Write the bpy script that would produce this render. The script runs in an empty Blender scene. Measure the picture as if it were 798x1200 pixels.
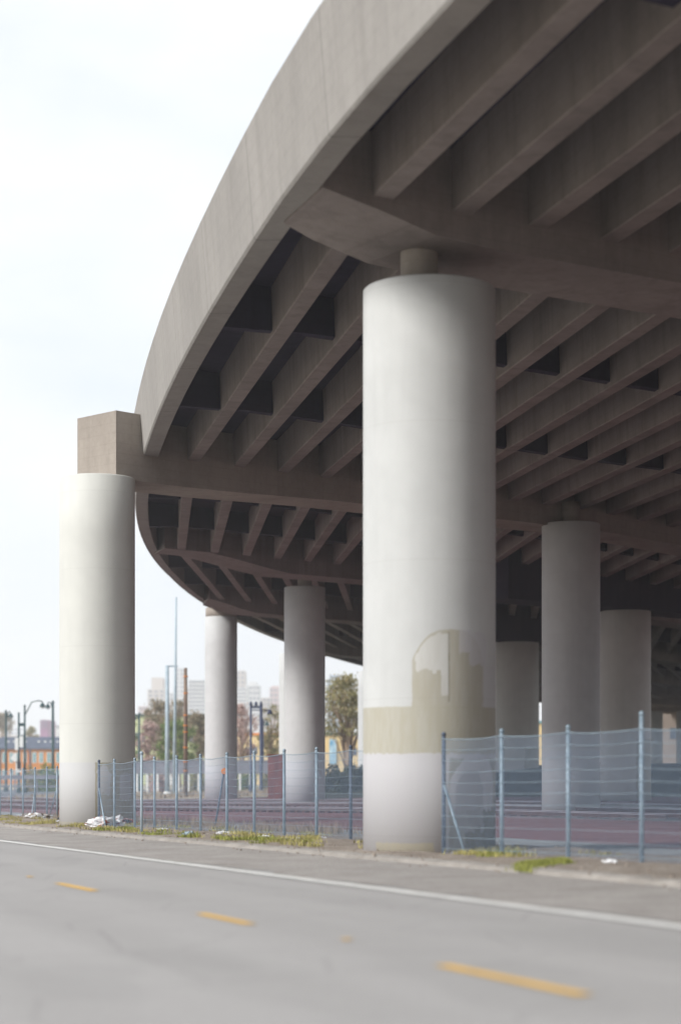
import bpy, bmesh, math, random
from mathutils import Vector, Matrix, noise
random.seed(7)
R = math.radians
C = bpy.context.scene.collection
F, CX, HY, EYE = 2300.0, 399.0, 910.0, 1.35     # focal length in photo pixels, optical centre, horizon line, eye height

# ------------------------------------------------------------------ helpers
def gz(x, y=0):                                  # the ground falls gently towards the left
    return -0.022 * (4 - max(-16.5, min(4, x)))
def at(px, py, Y):                               # point at distance Y seen at that place of the photograph
    return Vector(((px - CX) / F * Y, Y, EYE + (HY - py) / F * Y))
def gpt(px, py):                                 # ground point seen there
    Y = 50.0
    for _ in range(60):
        x = (px - CX) / F * Y
        Y = 0.5 * Y + 0.5 * F * (EYE - gz(x)) / (py - HY)
    return Vector(((px - CX) / F * Y, Y, gz((px - CX) / F * Y)))
def onground(px, Y):
    x = (px - CX) / F * Y
    return Vector((x, Y, gz(x)))

def nt(m): return m.node_tree
class NB:                                        # tiny node builder
    def __init__(s, tree): s.t = tree; s.n = tree.nodes; s.l = tree.links
    def node(s, typ, **kw):
        n = s.n.new(typ)
        for k, v in kw.items(): setattr(n, k, v)
        return n
    def put(s, sock, v):
        if hasattr(v, 'is_linked') or isinstance(v, bpy.types.NodeSocket): s.l.new(v, sock)
        else: sock.default_value = v
    def math(s, op, a, b=None, c=None, clamp=False):
        n = s.node('ShaderNodeMath', operation=op); n.use_clamp = clamp
        s.put(n.inputs[0], a)
        if b is not None: s.put(n.inputs[1], b)
        if c is not None: s.put(n.inputs[2], c)
        return n.outputs[0]
    def noise(s, vec, scale, detail=4, rough=0.55, out=0):
        n = s.node('ShaderNodeTexNoise'); n.inputs['Scale'].default_value = scale
        n.inputs['Detail'].default_value = detail; n.inputs['Roughness'].default_value = rough
        if vec is not None: s.l.new(vec, n.inputs['Vector'])
        return n.outputs[out]
    def vor(s, vec, scale, feature='F1', out='Distance'):
        n = s.node('ShaderNodeTexVoronoi', feature=feature); n.inputs['Scale'].default_value = scale
        s.l.new(vec, n.inputs['Vector']); return n.outputs[out]
    def mapv(s, vec, scale=(1, 1, 1), loc=(0, 0, 0), rot=(0, 0, 0)):
        n = s.node('ShaderNodeMapping'); n.inputs['Scale'].default_value = scale
        n.inputs['Location'].default_value = loc; n.inputs['Rotation'].default_value = rot
        s.l.new(vec, n.inputs['Vector']); return n.outputs[0]
    def ramp(s, fac, stops):
        n = s.node('ShaderNodeValToRGB'); e = n.color_ramp.elements
        while len(e) < len(stops): e.new(0.5)
        for i, (p, c) in enumerate(stops):
            e[i].position = p
            if not hasattr(c, '__len__'): c = (c, c, c)
            e[i].color = (*c, 1)
        s.l.new(fac, n.inputs[0]); return n.outputs[0]
    def mix(s, fac, a, b, mode='MIX'):
        n = s.node('ShaderNodeMix', data_type='RGBA', blend_type=mode)
        s.put(n.inputs[0], fac)
        for i, v in ((6, a), (7, b)):
            if isinstance(v, bpy.types.NodeSocket): s.l.new(v, n.inputs[i])
            else: n.inputs[i].default_value = (*v, 1)
        return n.outputs[2]
    def step(s, v, e, w):                        # smooth 0..1 as v passes e
        n = s.node('ShaderNodeMapRange', interpolation_type='SMOOTHSTEP')
        s.put(n.inputs[0], v); n.inputs[1].default_value = e - w; n.inputs[2].default_value = e + w
        return n.outputs[0]

def base_mat(name, rough=0.85, spec=0.3):
    m = bpy.data.materials.new(name); m.use_nodes = True
    nb = NB(m.node_tree); b = nb.n['Principled BSDF']
    b.inputs['Roughness'].default_value = rough
    b.inputs['Specular IOR Level'].default_value = spec
    return m, nb, b
def coords(nb, kind='Object'):
    return nb.node('ShaderNodeTexCoord').outputs[kind]
def world_pos(nb):
    return nb.node('ShaderNodeNewGeometry').outputs['Position']
def bump(nb, b, h, strength=0.3, dist=0.02):
    n = nb.node('ShaderNodeBump'); n.inputs['Strength'].default_value = strength
    n.inputs['Distance'].default_value = dist
    nb.l.new(h, n.inputs['Height']); nb.l.new(n.outputs[0], b.inputs['Normal'])

def mottled(name, c0, c1, scale=2.0, rough=0.8, bumpy=0.0, metal=0.0, streak=False, spec=0.3):
    m, nb, b = base_mat(name, rough, spec)
    p = world_pos(nb)
    if streak: p = nb.mapv(p, (1, 1, 0.15))
    f = nb.noise(p, scale, 5, 0.6)
    col = nb.ramp(f, [(0.3, c0), (0.7, c1)])
    nb.l.new(col, b.inputs['Base Color']); b.inputs['Metallic'].default_value = metal
    if bumpy: bump(nb, b, nb.noise(world_pos(nb), scale * 12, 4), bumpy)
    return m

def concrete(name, c0, c1, c2, stain=0.45):
    m, nb, b = base_mat(name, 0.9, 0.2)
    p = world_pos(nb)
    big = nb.noise(p, 0.35, 5, 0.6)
    fine = nb.noise(p, 6, 5, 0.7)
    st = nb.noise(nb.mapv(p, (1.3, 1.3, 0.12)), 1.6, 5, 0.65)
    col = nb.ramp(big, [(0.3, c0), (0.5, c1), (0.72, c2)])
    col = nb.mix(nb.math('MULTIPLY', nb.step(st, 0.57, 0.13), stain), col, tuple(v * 0.55 for v in c1))
    col = nb.mix(0.25, col, nb.ramp(fine, [(0.3, tuple(v * .7 for v in c1)), (0.7, tuple(min(1, v * 1.2) for v in c1))]))
    z = nb.node('ShaderNodeSeparateXYZ'); nb.l.new(p, z.inputs[0])
    board = nb.math('FRACT', nb.math('MULTIPLY', z.outputs[2], 3.1))
    line = nb.step(nb.math('ABSOLUTE', nb.math('SUBTRACT', board, 0.5)), 0.47, 0.02)
    col = nb.mix(nb.math('MULTIPLY', line, 0.18), col, tuple(v * 0.5 for v in c1))
    nb.l.new(col, b.inputs['Base Color'])
    bump(nb, b, nb.noise(p, 25, 5, 0.7), 0.25, 0.02)
    return m

class MB:
    def __init__(s): s.v = []; s.f = []; s.m = []; s.uv = {}; s.sm = []
    def quad(s, a, b, c, d, mi=0, smooth=False):
        n = len(s.v); s.v += [tuple(a), tuple(b), tuple(c), tuple(d)]; s.f.append((n, n+1, n+2, n+3)); s.m.append(mi); s.sm.append(smooth)
    def box(s, x0, x1, y0, y1, z0, z1, mi=0, M=None):
        P = [Vector((x, y, z)) for x in (x0, x1) for y in (y0, y1) for z in (z0, z1)]
        if M is not None: P = [M @ p for p in P]
        n = len(s.v); s.v += [tuple(p) for p in P]
        for f in ((0,1,3,2),(4,6,7,5),(0,4,5,1),(2,3,7,6),(0,2,6,4),(1,5,7,3)):
            s.f.append(tuple(n + i for i in f)); s.m.append(mi); s.sm.append(False)
    def tube(s, pts, r, seg=10, mi=0, cap=True, smooth=True):
        pts = [Vector(p) for p in pts]
        rs = r if hasattr(r, '__len__') else [r] * len(pts)
        n0 = len(s.v); ref = None
        for i, p in enumerate(pts):
            t = (pts[min(i + 1, len(pts) - 1)] - pts[max(i - 1, 0)]).normalized()
            if ref is None:
                ref = t.orthogonal().normalized()
            a = (ref - t * ref.dot(t)).normalized(); ref = a; bb = t.cross(a)
            for k in range(seg):
                q = 2 * math.pi * k / seg
                s.v.append(tuple(p + (a * math.cos(q) + bb * math.sin(q)) * rs[i]))
        for i in range(len(pts) - 1):
            for k in range(seg):
                k2 = (k + 1) % seg
                s.f.append((n0 + i*seg + k, n0 + i*seg + k2, n0 + (i+1)*seg + k2, n0 + (i+1)*seg + k)); s.m.append(mi); s.sm.append(smooth)
        if cap:
            s.f.append(tuple(n0 + k for k in reversed(range(seg)))); s.m.append(mi); s.sm.append(False)
            e = n0 + (len(pts) - 1) * seg
            s.f.append(tuple(e + k for k in range(seg))); s.m.append(mi); s.sm.append(False)
    def lathe(s, prof, seg=48, c=(0, 0, 0), mi=0, smooth=True):
        n0 = len(s.v)
        for r, z in prof:
            for k in range(seg):
                q = 2 * math.pi * k / seg
                s.v.append((c[0] + r * math.cos(q), c[1] + r * math.sin(q), c[2] + z))
        for i in range(len(prof) - 1):
            for k in range(seg):
                k2 = (k + 1) % seg
                s.f.append((n0 + i*seg + k, n0 + i*seg + k2, n0 + (i+1)*seg + k2, n0 + (i+1)*seg + k)); s.m.append(mi); s.sm.append(smooth)
        s.f.append(tuple(n0 + k for k in reversed(range(seg)))); s.m.append(mi); s.sm.append(False)
        e = n0 + (len(prof) - 1) * seg
        s.f.append(tuple(e + k for k in range(seg))); s.m.append(mi); s.sm.append(False)
    def sweep(s, secs, mi=0):                    # secs: list of closed sections (same count of points)
        n0 = len(s.v); k = len(secs[0])
        for sec in secs: s.v += [tuple(p) for p in sec]
        for i in range(len(secs) - 1):
            for j in range(k):
                j2 = (j + 1) % k
                s.f.append((n0 + i*k + j, n0 + i*k + j2, n0 + (i+1)*k + j2, n0 + (i+1)*k + j)); s.m.append(mi); s.sm.append(False)
        s.f.append(tuple(n0 + j for j in reversed(range(k)))); s.m.append(mi); s.sm.append(False)
        e = n0 + (len(secs) - 1) * k
        s.f.append(tuple(e + j for j in range(k))); s.m.append(mi); s.sm.append(False)
    def build(s, name, mats, parent=None, loc=None, bevel=0):
        me = bpy.data.meshes.new(name)
        me.from_pydata(s.v, [], s.f)
        if not isinstance(mats, (list, tuple)): mats = [mats]
        for m in mats: me.materials.append(m)
        me.polygons.foreach_set('material_index', s.m)
        me.polygons.foreach_set('use_smooth', s.sm)
        bm = bmesh.new(); bm.from_mesh(me); bmesh.ops.recalc_face_normals(bm, faces=bm.faces) if len(s.f) < 60000 else None
        bm.to_mesh(me); bm.free(); me.update()
        o = bpy.data.objects.new(name, me); C.objects.link(o)
        if parent: o.parent = parent
        if loc is not None: o.location = loc
        if bevel:
            b = o.modifiers.new('bevel', 'BEVEL'); b.width = bevel; b.segments = 2; b.limit_method = 'ANGLE'
        return o

def thing(name, label, cat, loc=(0, 0, 0), rz=0, group=None):
    o = bpy.data.objects.new(name, None); C.objects.link(o)
    o.empty_display_size = 0.3
    o.location = loc; o.rotation_euler = (0, 0, rz)
    return tag(o, label, cat, group)
def tag(o, label=None, cat=None, group=None, kind=None):
    if label: o['label'] = label
    if cat: o['category'] = cat
    if group: o['group'] = group
    if kind: o['kind'] = kind
    return o
def children(o): return [c for c in bpy.data.objects if c.parent == o]
def copy_tree(o, parent=None):
    c = o.copy(); C.objects.link(c)
    if parent: c.parent = parent
    for ch in children(o): copy_tree(ch, c)
    return c

# ------------------------------------------------------------------ camera, light, sky
sc = bpy.context.scene
cam = bpy.data.cameras.new('camera'); co = bpy.data.objects.new('camera', cam); C.objects.link(co)
co.location = (0, 0, EYE); co.rotation_euler = (R(90), 0, 0)
cam.sensor_fit = 'HORIZONTAL'; cam.sensor_width = 36; cam.lens = 36 * F / 798
cam.shift_y = (HY - 600) / 798; cam.clip_end = 20000; cam.clip_start = 0.1
cam.dof.use_dof = True; cam.dof.focus_distance = 60; cam.dof.aperture_fstop = 0.98
sc.camera = co

SUN_EL, SUN_AZ = 33, -124        # azimuth from +Y (away from the camera) towards +X: the sun stands left, a little behind
d = Vector((math.sin(R(SUN_AZ)) * math.cos(R(SUN_EL)), math.cos(R(SUN_AZ)) * math.cos(R(SUN_EL)), math.sin(R(SUN_EL))))
sun = bpy.data.lights.new('sun', 'SUN'); so = bpy.data.objects.new('sun', sun); C.objects.link(so)
so.rotation_euler = d.to_track_quat('Z', 'Y').to_euler(); so.location = (-30, -20, 60)
sun.energy = 1.65; sun.angle = R(16); sun.color = (1.0, 0.975, 0.935)

w = bpy.data.worlds.new('World'); sc.world = w; w.use_nodes = True
nb = NB(w.node_tree); nb.n.clear()
sky = nb.node('ShaderNodeTexSky', sky_type='NISHITA'); sky.sun_disc = False
sky.sun_elevation = R(SUN_EL); sky.sun_rotation = math.atan2(d.x, d.y); sky.dust_density = 2.0
bgA = nb.node('ShaderNodeBackground'); nb.l.new(sky.outputs[0], bgA.inputs[0]); bgA.inputs[1].default_value = 0.09
tc = coords(nb, 'Generated')
cl = nb.noise(nb.mapv(tc, (1.2, 1.2, 3.2), (0.3, 0.1, 0.2)), 2.2, 7, 0.55)
cl2 = nb.noise(nb.mapv(tc, (1, 1, 2.5), (3.1, 0.7, 0.4)), 5.5, 5, 0.5)
ccol = nb.ramp(cl2, [(0.3, (0.73, 0.785, 0.86)), (0.62, (0.88, 0.895, 0.92))])
bgB = nb.node('ShaderNodeBackground'); nb.l.new(ccol, bgB.inputs[0]); bgB.inputs[1].default_value = 0.55
mx = nb.node('ShaderNodeMixShader'); nb.l.new(nb.ramp(cl, [(0.32, 0.91), (0.62, 0.99)]), mx.inputs[0])
nb.l.new(bgA.outputs[0], mx.inputs[1]); nb.l.new(bgB.outputs[0], mx.inputs[2])
wo = nb.node('ShaderNodeOutputWorld'); nb.l.new(mx.outputs[0], wo.inputs[0])

sc.render.engine = 'CYCLES'
sc.view_settings.view_transform = 'Standard'; sc.view_settings.look = 'None'
sc.view_settings.gamma = 1; sc.view_settings.use_curve_mapping = False
sc.view_settings.exposure = 1.18
sc.cycles.use_denoising = True
sc.cycles.max_bounces = 10; sc.cycles.diffuse_bounces = 5; sc.cycles.transparent_max_bounces = 24
sc.cycles.volume_bounces = 1; sc.cycles.volume_step_rate = 4

# ------------------------------------------------------------------ materials
M_deck = concrete('viaduct_concrete', (0.20, 0.172, 0.162), (0.265, 0.230, 0.216), (0.335, 0.292, 0.272), 0.5)
M_bayshade = concrete('bay_shade_concrete', (0.026, 0.023, 0.045), (0.038, 0.032, 0.058), (0.055, 0.048, 0.072), 0.5)  # navy shade of the deep bays put into the concrete colour
M_fascia = concrete('parapet_concrete', (0.265, 0.25, 0.235), (0.305, 0.288, 0.27), (0.345, 0.325, 0.305), 0.25)
nb = NB(M_fascia.node_tree); b = nb.n['Principled BSDF']; src = b.inputs['Base Color'].links[0].from_socket
p = world_pos(nb); sp = nb.node('ShaderNodeSeparateXYZ'); nb.l.new(p, sp.inputs[0])
run = nb.noise(nb.mapv(p, (0.9, 0.9, 0.04)), 2.6, 4, 0.6)
col = nb.mix(nb.math('MULTIPLY', nb.step(run, 0.60, 0.09), 0.16), src, (0.17, 0.155, 0.14))
fr = nb.math('FRACT', nb.math('DIVIDE', sp.outputs[1], 6.1))
col = nb.mix(nb.math('MULTIPLY', nb.math('LESS_THAN', fr, 0.006), 0.6), col, (0.08, 0.075, 0.07))
nb.l.new(col, b.inputs['Base Color'])
M_cap = concrete('cap_concrete', (0.27, 0.235, 0.205), (0.34, 0.30, 0.262), (0.41, 0.365, 0.32), 0.35)
M_galv = mottled('galvanised_steel', (0.20, 0.27, 0.33), (0.36, 0.44, 0.50), 6, 0.55, metal=0.35)
M_galvd = mottled('dark_steel', (0.07, 0.09, 0.13), (0.13, 0.16, 0.21), 6, 0.6, metal=0.3)
M_green = mottled('dark_green_paint', (0.012, 0.045, 0.05), (0.03, 0.075, 0.08), 3, 0.5)
M_poleblue = mottled('grey_blue_pole_paint', (0.30, 0.38, 0.44), (0.42, 0.5, 0.55), 2, 0.5)
M_navy = mottled('navy_pole_paint', (0.03, 0.04, 0.09), (0.06, 0.08, 0.14), 2, 0.5)
M_wood = mottled('weathered_wood', (0.12, 0.085, 0.07), (0.27, 0.20, 0.15), 3, 0.9, streak=True)
M_orange = mottled('orange_plastic', (0.6, 0.17, 0.02), (0.75, 0.26, 0.04), 4, 0.5)
M_white = mottled('white_paint', (0.68, 0.68, 0.66), (0.82, 0.82, 0.80), 5, 0.6)
M_paper = mottled('paper_white', (0.55, 0.55, 0.56), (0.85, 0.85, 0.86), 9, 0.7)
M_card = mottled('cardboard', (0.28, 0.17, 0.09), (0.42, 0.28, 0.16), 6, 0.9)
M_bluebag = mottled('blue_plastic', (0.02, 0.05, 0.2), (0.08, 0.16, 0.4), 9, 0.4)
M_black = mottled('black_plastic', (0.015, 0.015, 0.02), (0.05, 0.05, 0.06), 9, 0.5)
M_redcloth = mottled('red_brown_cloth', (0.28, 0.07, 0.05), (0.45, 0.16, 0.10), 9, 0.8)
M_rust = mottled('rusty_red_steel', (0.14, 0.035, 0.03), (0.26, 0.07, 0.05), 3, 0.7, streak=True)
M_rail = mottled('rail_steel', (0.25, 0.22, 0.26), (0.40, 0.37, 0.42), 3, 0.4, metal=0.3)
M_railside = mottled('rusty_rail_side', (0.05, 0.025, 0.025), (0.10, 0.05, 0.045), 3, 0.8)
M_sleeper = mottled('sleeper_wood', (0.06, 0.028, 0.032), (0.11, 0.055, 0.055), 3, 0.9)

def ground_mat(name, stops, scale, small=None, patch=None, bumps=0.5, rough=0.95):
    m, nb, b = base_mat(name, rough, 0.2)
    p = world_pos(nb)
    col = nb.ramp(nb.noise(p, scale, 7, 0.65), stops)
    if small:
        v = nb.vor(p, small[0], 'F1', 'Color')
        bw = nb.node('ShaderNodeRGBToBW'); nb.l.new(v, bw.inputs[0])
        col = nb.mix(small[1], col, nb.ramp(bw.outputs[0], [(0.1, small[2]), (0.9, small[3])]))
    if patch:
        f = nb.step(nb.noise(nb.mapv(p, patch[1], patch[4] if len(patch) > 4 else (0, 0, 0)), patch[0], 5, 0.6), patch[2], 0.06)
        col = nb.mix(nb.math('MULTIPLY', f, 0.8), col, patch[3])
    nb.l.new(col, b.inputs['Base Color'])
    bump(nb, b, nb.noise(p, 30, 6, 0.8), bumps, 0.03)
    return m
M_ballast = ground_mat('reddish_ballast', [(0.3, (0.11, 0.045, 0.052)), (0.5, (0.175, 0.078, 0.085)), (0.72, (0.25, 0.135, 0.135))], 0.5,
                       (16, 0.3, (0.06, 0.02, 0.03), (0.30, 0.17, 0.18)))
M_grey_gravel = ground_mat('grey_gravel', [(0.3, (0.19, 0.20, 0.21)), (0.7, (0.30, 0.31, 0.32))], 0.8,
                       (14, 0.4, (0.10, 0.11, 0.12), (0.42, 0.43, 0.43)))
M_verge = ground_mat('dry_verge_dirt', [(0.3, (0.16, 0.125, 0.10)), (0.5, (0.27, 0.22, 0.18)), (0.72, (0.40, 0.35, 0.30))], 1.3,
                       (22, 0.35, (0.12, 0.09, 0.07), (0.50, 0.46, 0.41)))
M_lot = ground_mat('pale_dry_lot', [(0.3, (0.26, 0.215, 0.16)), (0.7, (0.44, 0.38, 0.30))], 0.12,
                       (3, 0.3, (0.2, 0.17, 0.12), (0.5, 0.45, 0.36)), (0.05, (1, 1, 1), 0.55, (0.16, 0.17, 0.10)))
M_street = ground_mat('back_street_asphalt', [(0.3, (0.10, 0.11, 0.125)), (0.7, (0.16, 0.17, 0.19))], 0.3)
M_shoulder = ground_mat('worn_shoulder', [(0.3, (0.27, 0.245, 0.225)), (0.5, (0.345, 0.32, 0.30)), (0.7, (0.42, 0.395, 0.37))], 0.9,
                       (26, 0.3, (0.15, 0.13, 0.12), (0.5, 0.47, 0.44)))
M_kerb = ground_mat('kerb_concrete', [(0.3, (0.26, 0.238, 0.215)), (0.7, (0.39, 0.36, 0.33))], 1.6)
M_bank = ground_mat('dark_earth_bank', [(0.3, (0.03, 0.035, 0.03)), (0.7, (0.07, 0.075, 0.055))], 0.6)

# road: worn asphalt, tyre tracks, cracks; coordinates along/across the road
DR = Vector((-0.346, 0.938, 0)); NR = Vector((0.938, 0.346, 0))
def road_xy(s, t): p = DR * s + NR * t; return p.x, p.y
m, nb, b = base_mat('worn_asphalt', 0.88, 0.25); M_road = m
p = world_pos(nb)
rp = nb.mapv(p, (1, 1, 1), rot=(0, 0, -math.atan2(0.938, -0.346)))     # x runs along the road, y across
sep = nb.node('ShaderNodeSeparateXYZ'); nb.l.new(rp, sep.inputs[0])
across = sep.outputs[1]
col = nb.ramp(nb.noise(nb.mapv(rp, (0.12, 1, 1)), 1.1, 6, 0.6), [(0.25, (0.345, 0.33, 0.32)), (0.5, (0.375, 0.36, 0.35)), (0.75, (0.41, 0.395, 0.385))])
col = nb.mix(0.45, col, nb.ramp(nb.noise(p, 38, 4, 0.85), [(0.3, (0.20, 0.19, 0.185)), (0.7, (0.50, 0.485, 0.475))]))
tr = nb.math('ABSOLUTE', nb.math('SINE', nb.math('MULTIPLY', across, math.pi / 1.75)))
col = nb.mix(nb.math('MULTIPLY', nb.step(tr, 0.7, 0.3), 0.2), col, (0.27, 0.26, 0.252))
pt = nb.step(nb.noise(nb.mapv(rp, (0.35, 1.0, 1), (5, 1, 0)), 0.55, 2, 0.4), 0.60, 0.03)
col = nb.mix(nb.math('MULTIPLY', pt, 0.25), col, (0.27, 0.262, 0.255))
ck = nb.node('ShaderNodeTexVoronoi', feature='DISTANCE_TO_EDGE'); ck.inputs['Scale'].default_value = 0.55
wv = nb.mix(0.12, rp, nb.noise(p, 2.0, 5, 0.7, 1), 'ADD')
nb.l.new(wv, ck.inputs['Vector'])
col = nb.mix(nb.math('MULTIPLY', nb.math('SUBTRACT', 1.0, nb.step(ck.outputs[0], 0.008, 0.006)), 0.25), col, (0.14, 0.135, 0.13))
nb.l.new(col, b.inputs['Base Color']); bump(nb, b, nb.noise(p, 90, 3, 0.8), 0.35, 0.008)

def worn_paint(name, c, thr):
    m, nb, b = base_mat(name, 0.7, 0.3)
    p = world_pos(nb)
    f = nb.step(nb.noise(p, 14, 6, 0.75), thr, 0.08)
    col = nb.mix(f, (0.22, 0.21, 0.20), nb.ramp(nb.noise(p, 3, 4), [(0.3, tuple(v * .8 for v in c)), (0.7, c)]))
    nb.l.new(col, b.inputs['Base Color']); return m
M_line = worn_paint('worn_white_marking', (0.76, 0.75, 0.72), 0.36)
M_yellow = worn_paint('worn_yellow_marking', (0.80, 0.47, 0.08), 0.36)

# ------------------------------------------------------------------ ground, roads
def sheet(name, poly_xy, mat, dz, kind='structure'):
    """flat-lying sheet given by rows of (x,y) points, follows the ground"""
    g = MB(); n = len(poly_xy[0])
    for row in poly_xy:
        for x, y in row: g.v.append((x, y, gz(x) + dz))
    for i in range(len(poly_xy) - 1):
        for j in range(n - 1):
            g.f.append((i*n + j, i*n + j+1, (i+1)*n + j+1, (i+1)*n + j)); g.m.append(0); g.sm.append(False)
    o = g.build(name, mat); tag(o, kind=kind); return o
def rnd(a, b): return a + (b - a) * random.random()

xs = [-3200, -600, -120, -40, -16.5, 4, 60, 200, 800, 3200]
sheet('ground', [[(x, y) for x in xs] for y in (-400, -50, 40, 140, 300, 800, 3200)], M_lot, -0.06)
def strip(name, s0, s1, ds, ts, mat, dz, jit=0.0):
    rows = []; s = s0
    while s <= s1 + 1e-6:
        rows.append([road_xy(s, t + (noise.noise(Vector((s * 0.7, t * 3, 4.2))) * jit + noise.noise(Vector((s * 3.1, t, 9))) * jit * 0.5 if (i in (0, len(ts) - 1)) else 0)) for i, t in enumerate(ts)]); s += ds
    return sheet(name, rows, mat, dz)
strip('road', -40, 330, 2.0, [1.2, 3, 4.5, 6, 7.5, 9.1, 9.6], M_road, 0.0)
strip('shoulder', -40, 330, 0.5, [9.25, 10, 11, 12.05], M_shoulder, 0.006, 0.3)
strip('edge_line_marking', -40, 330, 2.0, [8.90, 9.12], M_line, 0.012)
strip('near_edge_line_marking', -40, 330, 2.0, [1.75, 1.87], M_line, 0.008)
strip('sidewalk', -40, 330, 4.0, [-6, -3, 1.0], M_kerb, 0.12)
# centre dashes at the places of the photograph
for (xa, ya), (xb, yb) in (((522, 1132), (680, 1168)), ((231, 1072), (298, 1084)), ((68, 1036), (111, 1045)), ((-30, 1010), (-5, 1015))):
    a, b2 = gpt(xa, ya), gpt(xb, yb)
    sa, sb = a.dot(DR), b2.dot(DR); t = (a.dot(NR) + b2.dot(NR)) / 2
    lo, hi = min(sa, sb), max(sa, sb)
    rows = [[road_xy(lo + (hi - lo) * k / 6, t - 0.065), road_xy(lo + (hi - lo) * k / 6, t + 0.065)] for k in range(7)]
    sheet('centre_dash_marking', rows, M_yellow, 0.008)
for q in range(4):
    s0 = 60 + q * 12
    sheet('centre_dash_marking', [[road_xy(s0 + k, 5.85), road_xy(s0 + k, 5.98)] for k in (0, 1, 2, 3)], M_yellow, 0.008)
for px_, py_, l_ in ((403, 1103, 0.16), (33, 1029, 0.3)):
    a = gpt(px_, py_); s0, t0 = a.dot(DR), a.dot(NR)
    sheet('marking_remnant', [[road_xy(s0, t0), road_xy(s0, t0 + 0.1)], [road_xy(s0 + l_, t0 + 0.02), road_xy(s0 + l_, t0 + 0.09)]], M_yellow, 0.008)

# worn low kerb: bevelled, broken edge
k = MB(); secs = []
s = -30
while s < 150:
    j = 0.05 * noise.noise(Vector((s * 0.9, 1, 2))); h = 0.075 + 0.03 * noise.noise(Vector((s * 1.7, 3, 2)))
    def P(t, z):
        x, y = road_xy(s, t + j); return (x, y, gz(x) + z)
    secs.append([P(12.02, -0.05), P(12.04, h * .75), P(12.09, h), P(12.26, h + .012), P(12.3, h), P(12.32, -0.05)]); s += 0.5
k.sweep(secs); tag(k.build('kerb', M_kerb), kind='structure')

# uneven verge
def relief(x, y):
    return 0.045 * noise.noise(Vector((x * .8, y * .8, 1))) + 0.03 * noise.noise(Vector((x * 2.6, y * 2.6, 4)))
g = MB(); S = [(-30 + 0.5 * i) for i in range(340)]; T = [12.3 + 0.3 * i for i in range(14)]
for s in S:
    for i, t in enumerate(T):
        x, y = road_xy(s, t); e = min(1, i / 2)
        g.v.append((x, y, gz(x) + 0.075 + relief(x, y) * e - (0.11 if i == len(T) - 1 else 0.0)))
n = len(T)
for i in range(len(S) - 1):
    for j in range(n - 1):
        g.f.append((i*n + j, i*n + j+1, (i+1)*n + j+1, (i+1)*n + j)); g.m.append(0); g.sm.append(True)
tag(g.build('verge', M_verge), kind='structure')

# ballast bed beneath the viaduct and the strips of the rail yard
rows = []
for k in range(60):
    y = 5 + 3.0 * k; xe = (16.0 - NR.y * y) / NR.x
    rows.append([(xe + 2.0 * q, y) for q in range(70)])
sheet('ballast_bed', rows, M_ballast, -0.03)
sheet('gravel_strip', [[road_xy(s, t) for t in (16.6, 17.6, 18.6)] for s in range(30, 130, 5)], M_grey_gravel, -0.02)
RD = Vector((24, -43, 0)).normalized(); RN = Vector((RD.y * -1, RD.x, 0))
RN = Vector((43, 24, 0)).normalized()
ROAD0 = Vector((-23, 134, 0))
def rail_pt(s, t): return ROAD0 + RD * s + RN * t
sheet('sand_strip', [[(x, y) for x in (-80, -40, -16.5, 4, 26)] for y in (146, 160, 196)], M_lot, 0.0)
sheet('back_street', [[(x, y) for x in (-160, -60, -16.5, 4, 40, 120)] for y in (204, 230, 262)], M_street, 0.0)
sheet('side_street', [[(x, y) for x in (-90, -50, -27)] for y in (146, 175, 203)], M_street, 0.006)
tracks = []
for ti, off in enumerate((-6.0, 1.0, 8.0)):
    root = thing('rail_track', ['rail track nearest the fence on dark reddish ballast', 'middle one of the three rail tracks beyond the fence', 'rail track farthest from the fence beside the sand strip'][ti], 'rail track', group='rail tracks beside the viaduct')
    sl = MB(); s = -45.0
    while s < 80:
        c = rail_pt(s, off); M = Matrix.Translation((c.x, c.y, gz(c.x))) @ Matrix.Rotation(math.atan2(RD.y, RD.x), 4, 'Z')
        sl.box(-0.12, 0.12, -1.25, 1.25, -0.05, 0.012, M=M); s += 0.65
    so_ = sl.build('sleeper', M_sleeper, root); so_['kind'] = 'stuff'
    for g_ in (-0.72, 0.72):
        r_ = MB(); hd = MB(); secs = []; sh = []
        for s in range(-45, 81, 5):
            c = rail_pt(s, off + g_); z = gz(c.x) - 0.02
            L = [(-.07, 0), (-.07, .02), (-.012, .035), (-.012, .12), (-.036, .13), (-.036, .15), (.036, .15), (.036, .13), (.012, .12), (.012, .035), (.07, .02), (.07, 0)]
            secs.append([(c.x + RN.x * a, c.y + RN.y * a, z + hh) for a, hh in L])
            sh.append([(c.x + RN.x * a, c.y + RN.y * a, z + hh) for a, hh in ((-.034, .152), (-.030, .17), (.030, .17), (.034, .152))])
        r_.sweep(secs); ro_ = r_.build('rail', M_railside, root)
        hd.sweep(sh); hd.build('rail_head', M_rail, ro_)

# dark earth bank under the far part of the viaduct
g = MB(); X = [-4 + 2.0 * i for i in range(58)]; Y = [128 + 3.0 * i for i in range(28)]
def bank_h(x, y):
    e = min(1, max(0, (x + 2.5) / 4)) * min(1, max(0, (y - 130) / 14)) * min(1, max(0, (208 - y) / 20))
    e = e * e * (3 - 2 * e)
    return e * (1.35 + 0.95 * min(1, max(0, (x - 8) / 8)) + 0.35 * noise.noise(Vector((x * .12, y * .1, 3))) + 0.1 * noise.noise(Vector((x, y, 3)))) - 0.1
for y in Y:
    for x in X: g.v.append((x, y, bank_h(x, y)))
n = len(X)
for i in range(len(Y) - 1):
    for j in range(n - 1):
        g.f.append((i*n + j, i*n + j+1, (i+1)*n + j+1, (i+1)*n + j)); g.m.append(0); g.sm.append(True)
tag(g.build('earth_bank', M_bank), kind='structure')

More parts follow.
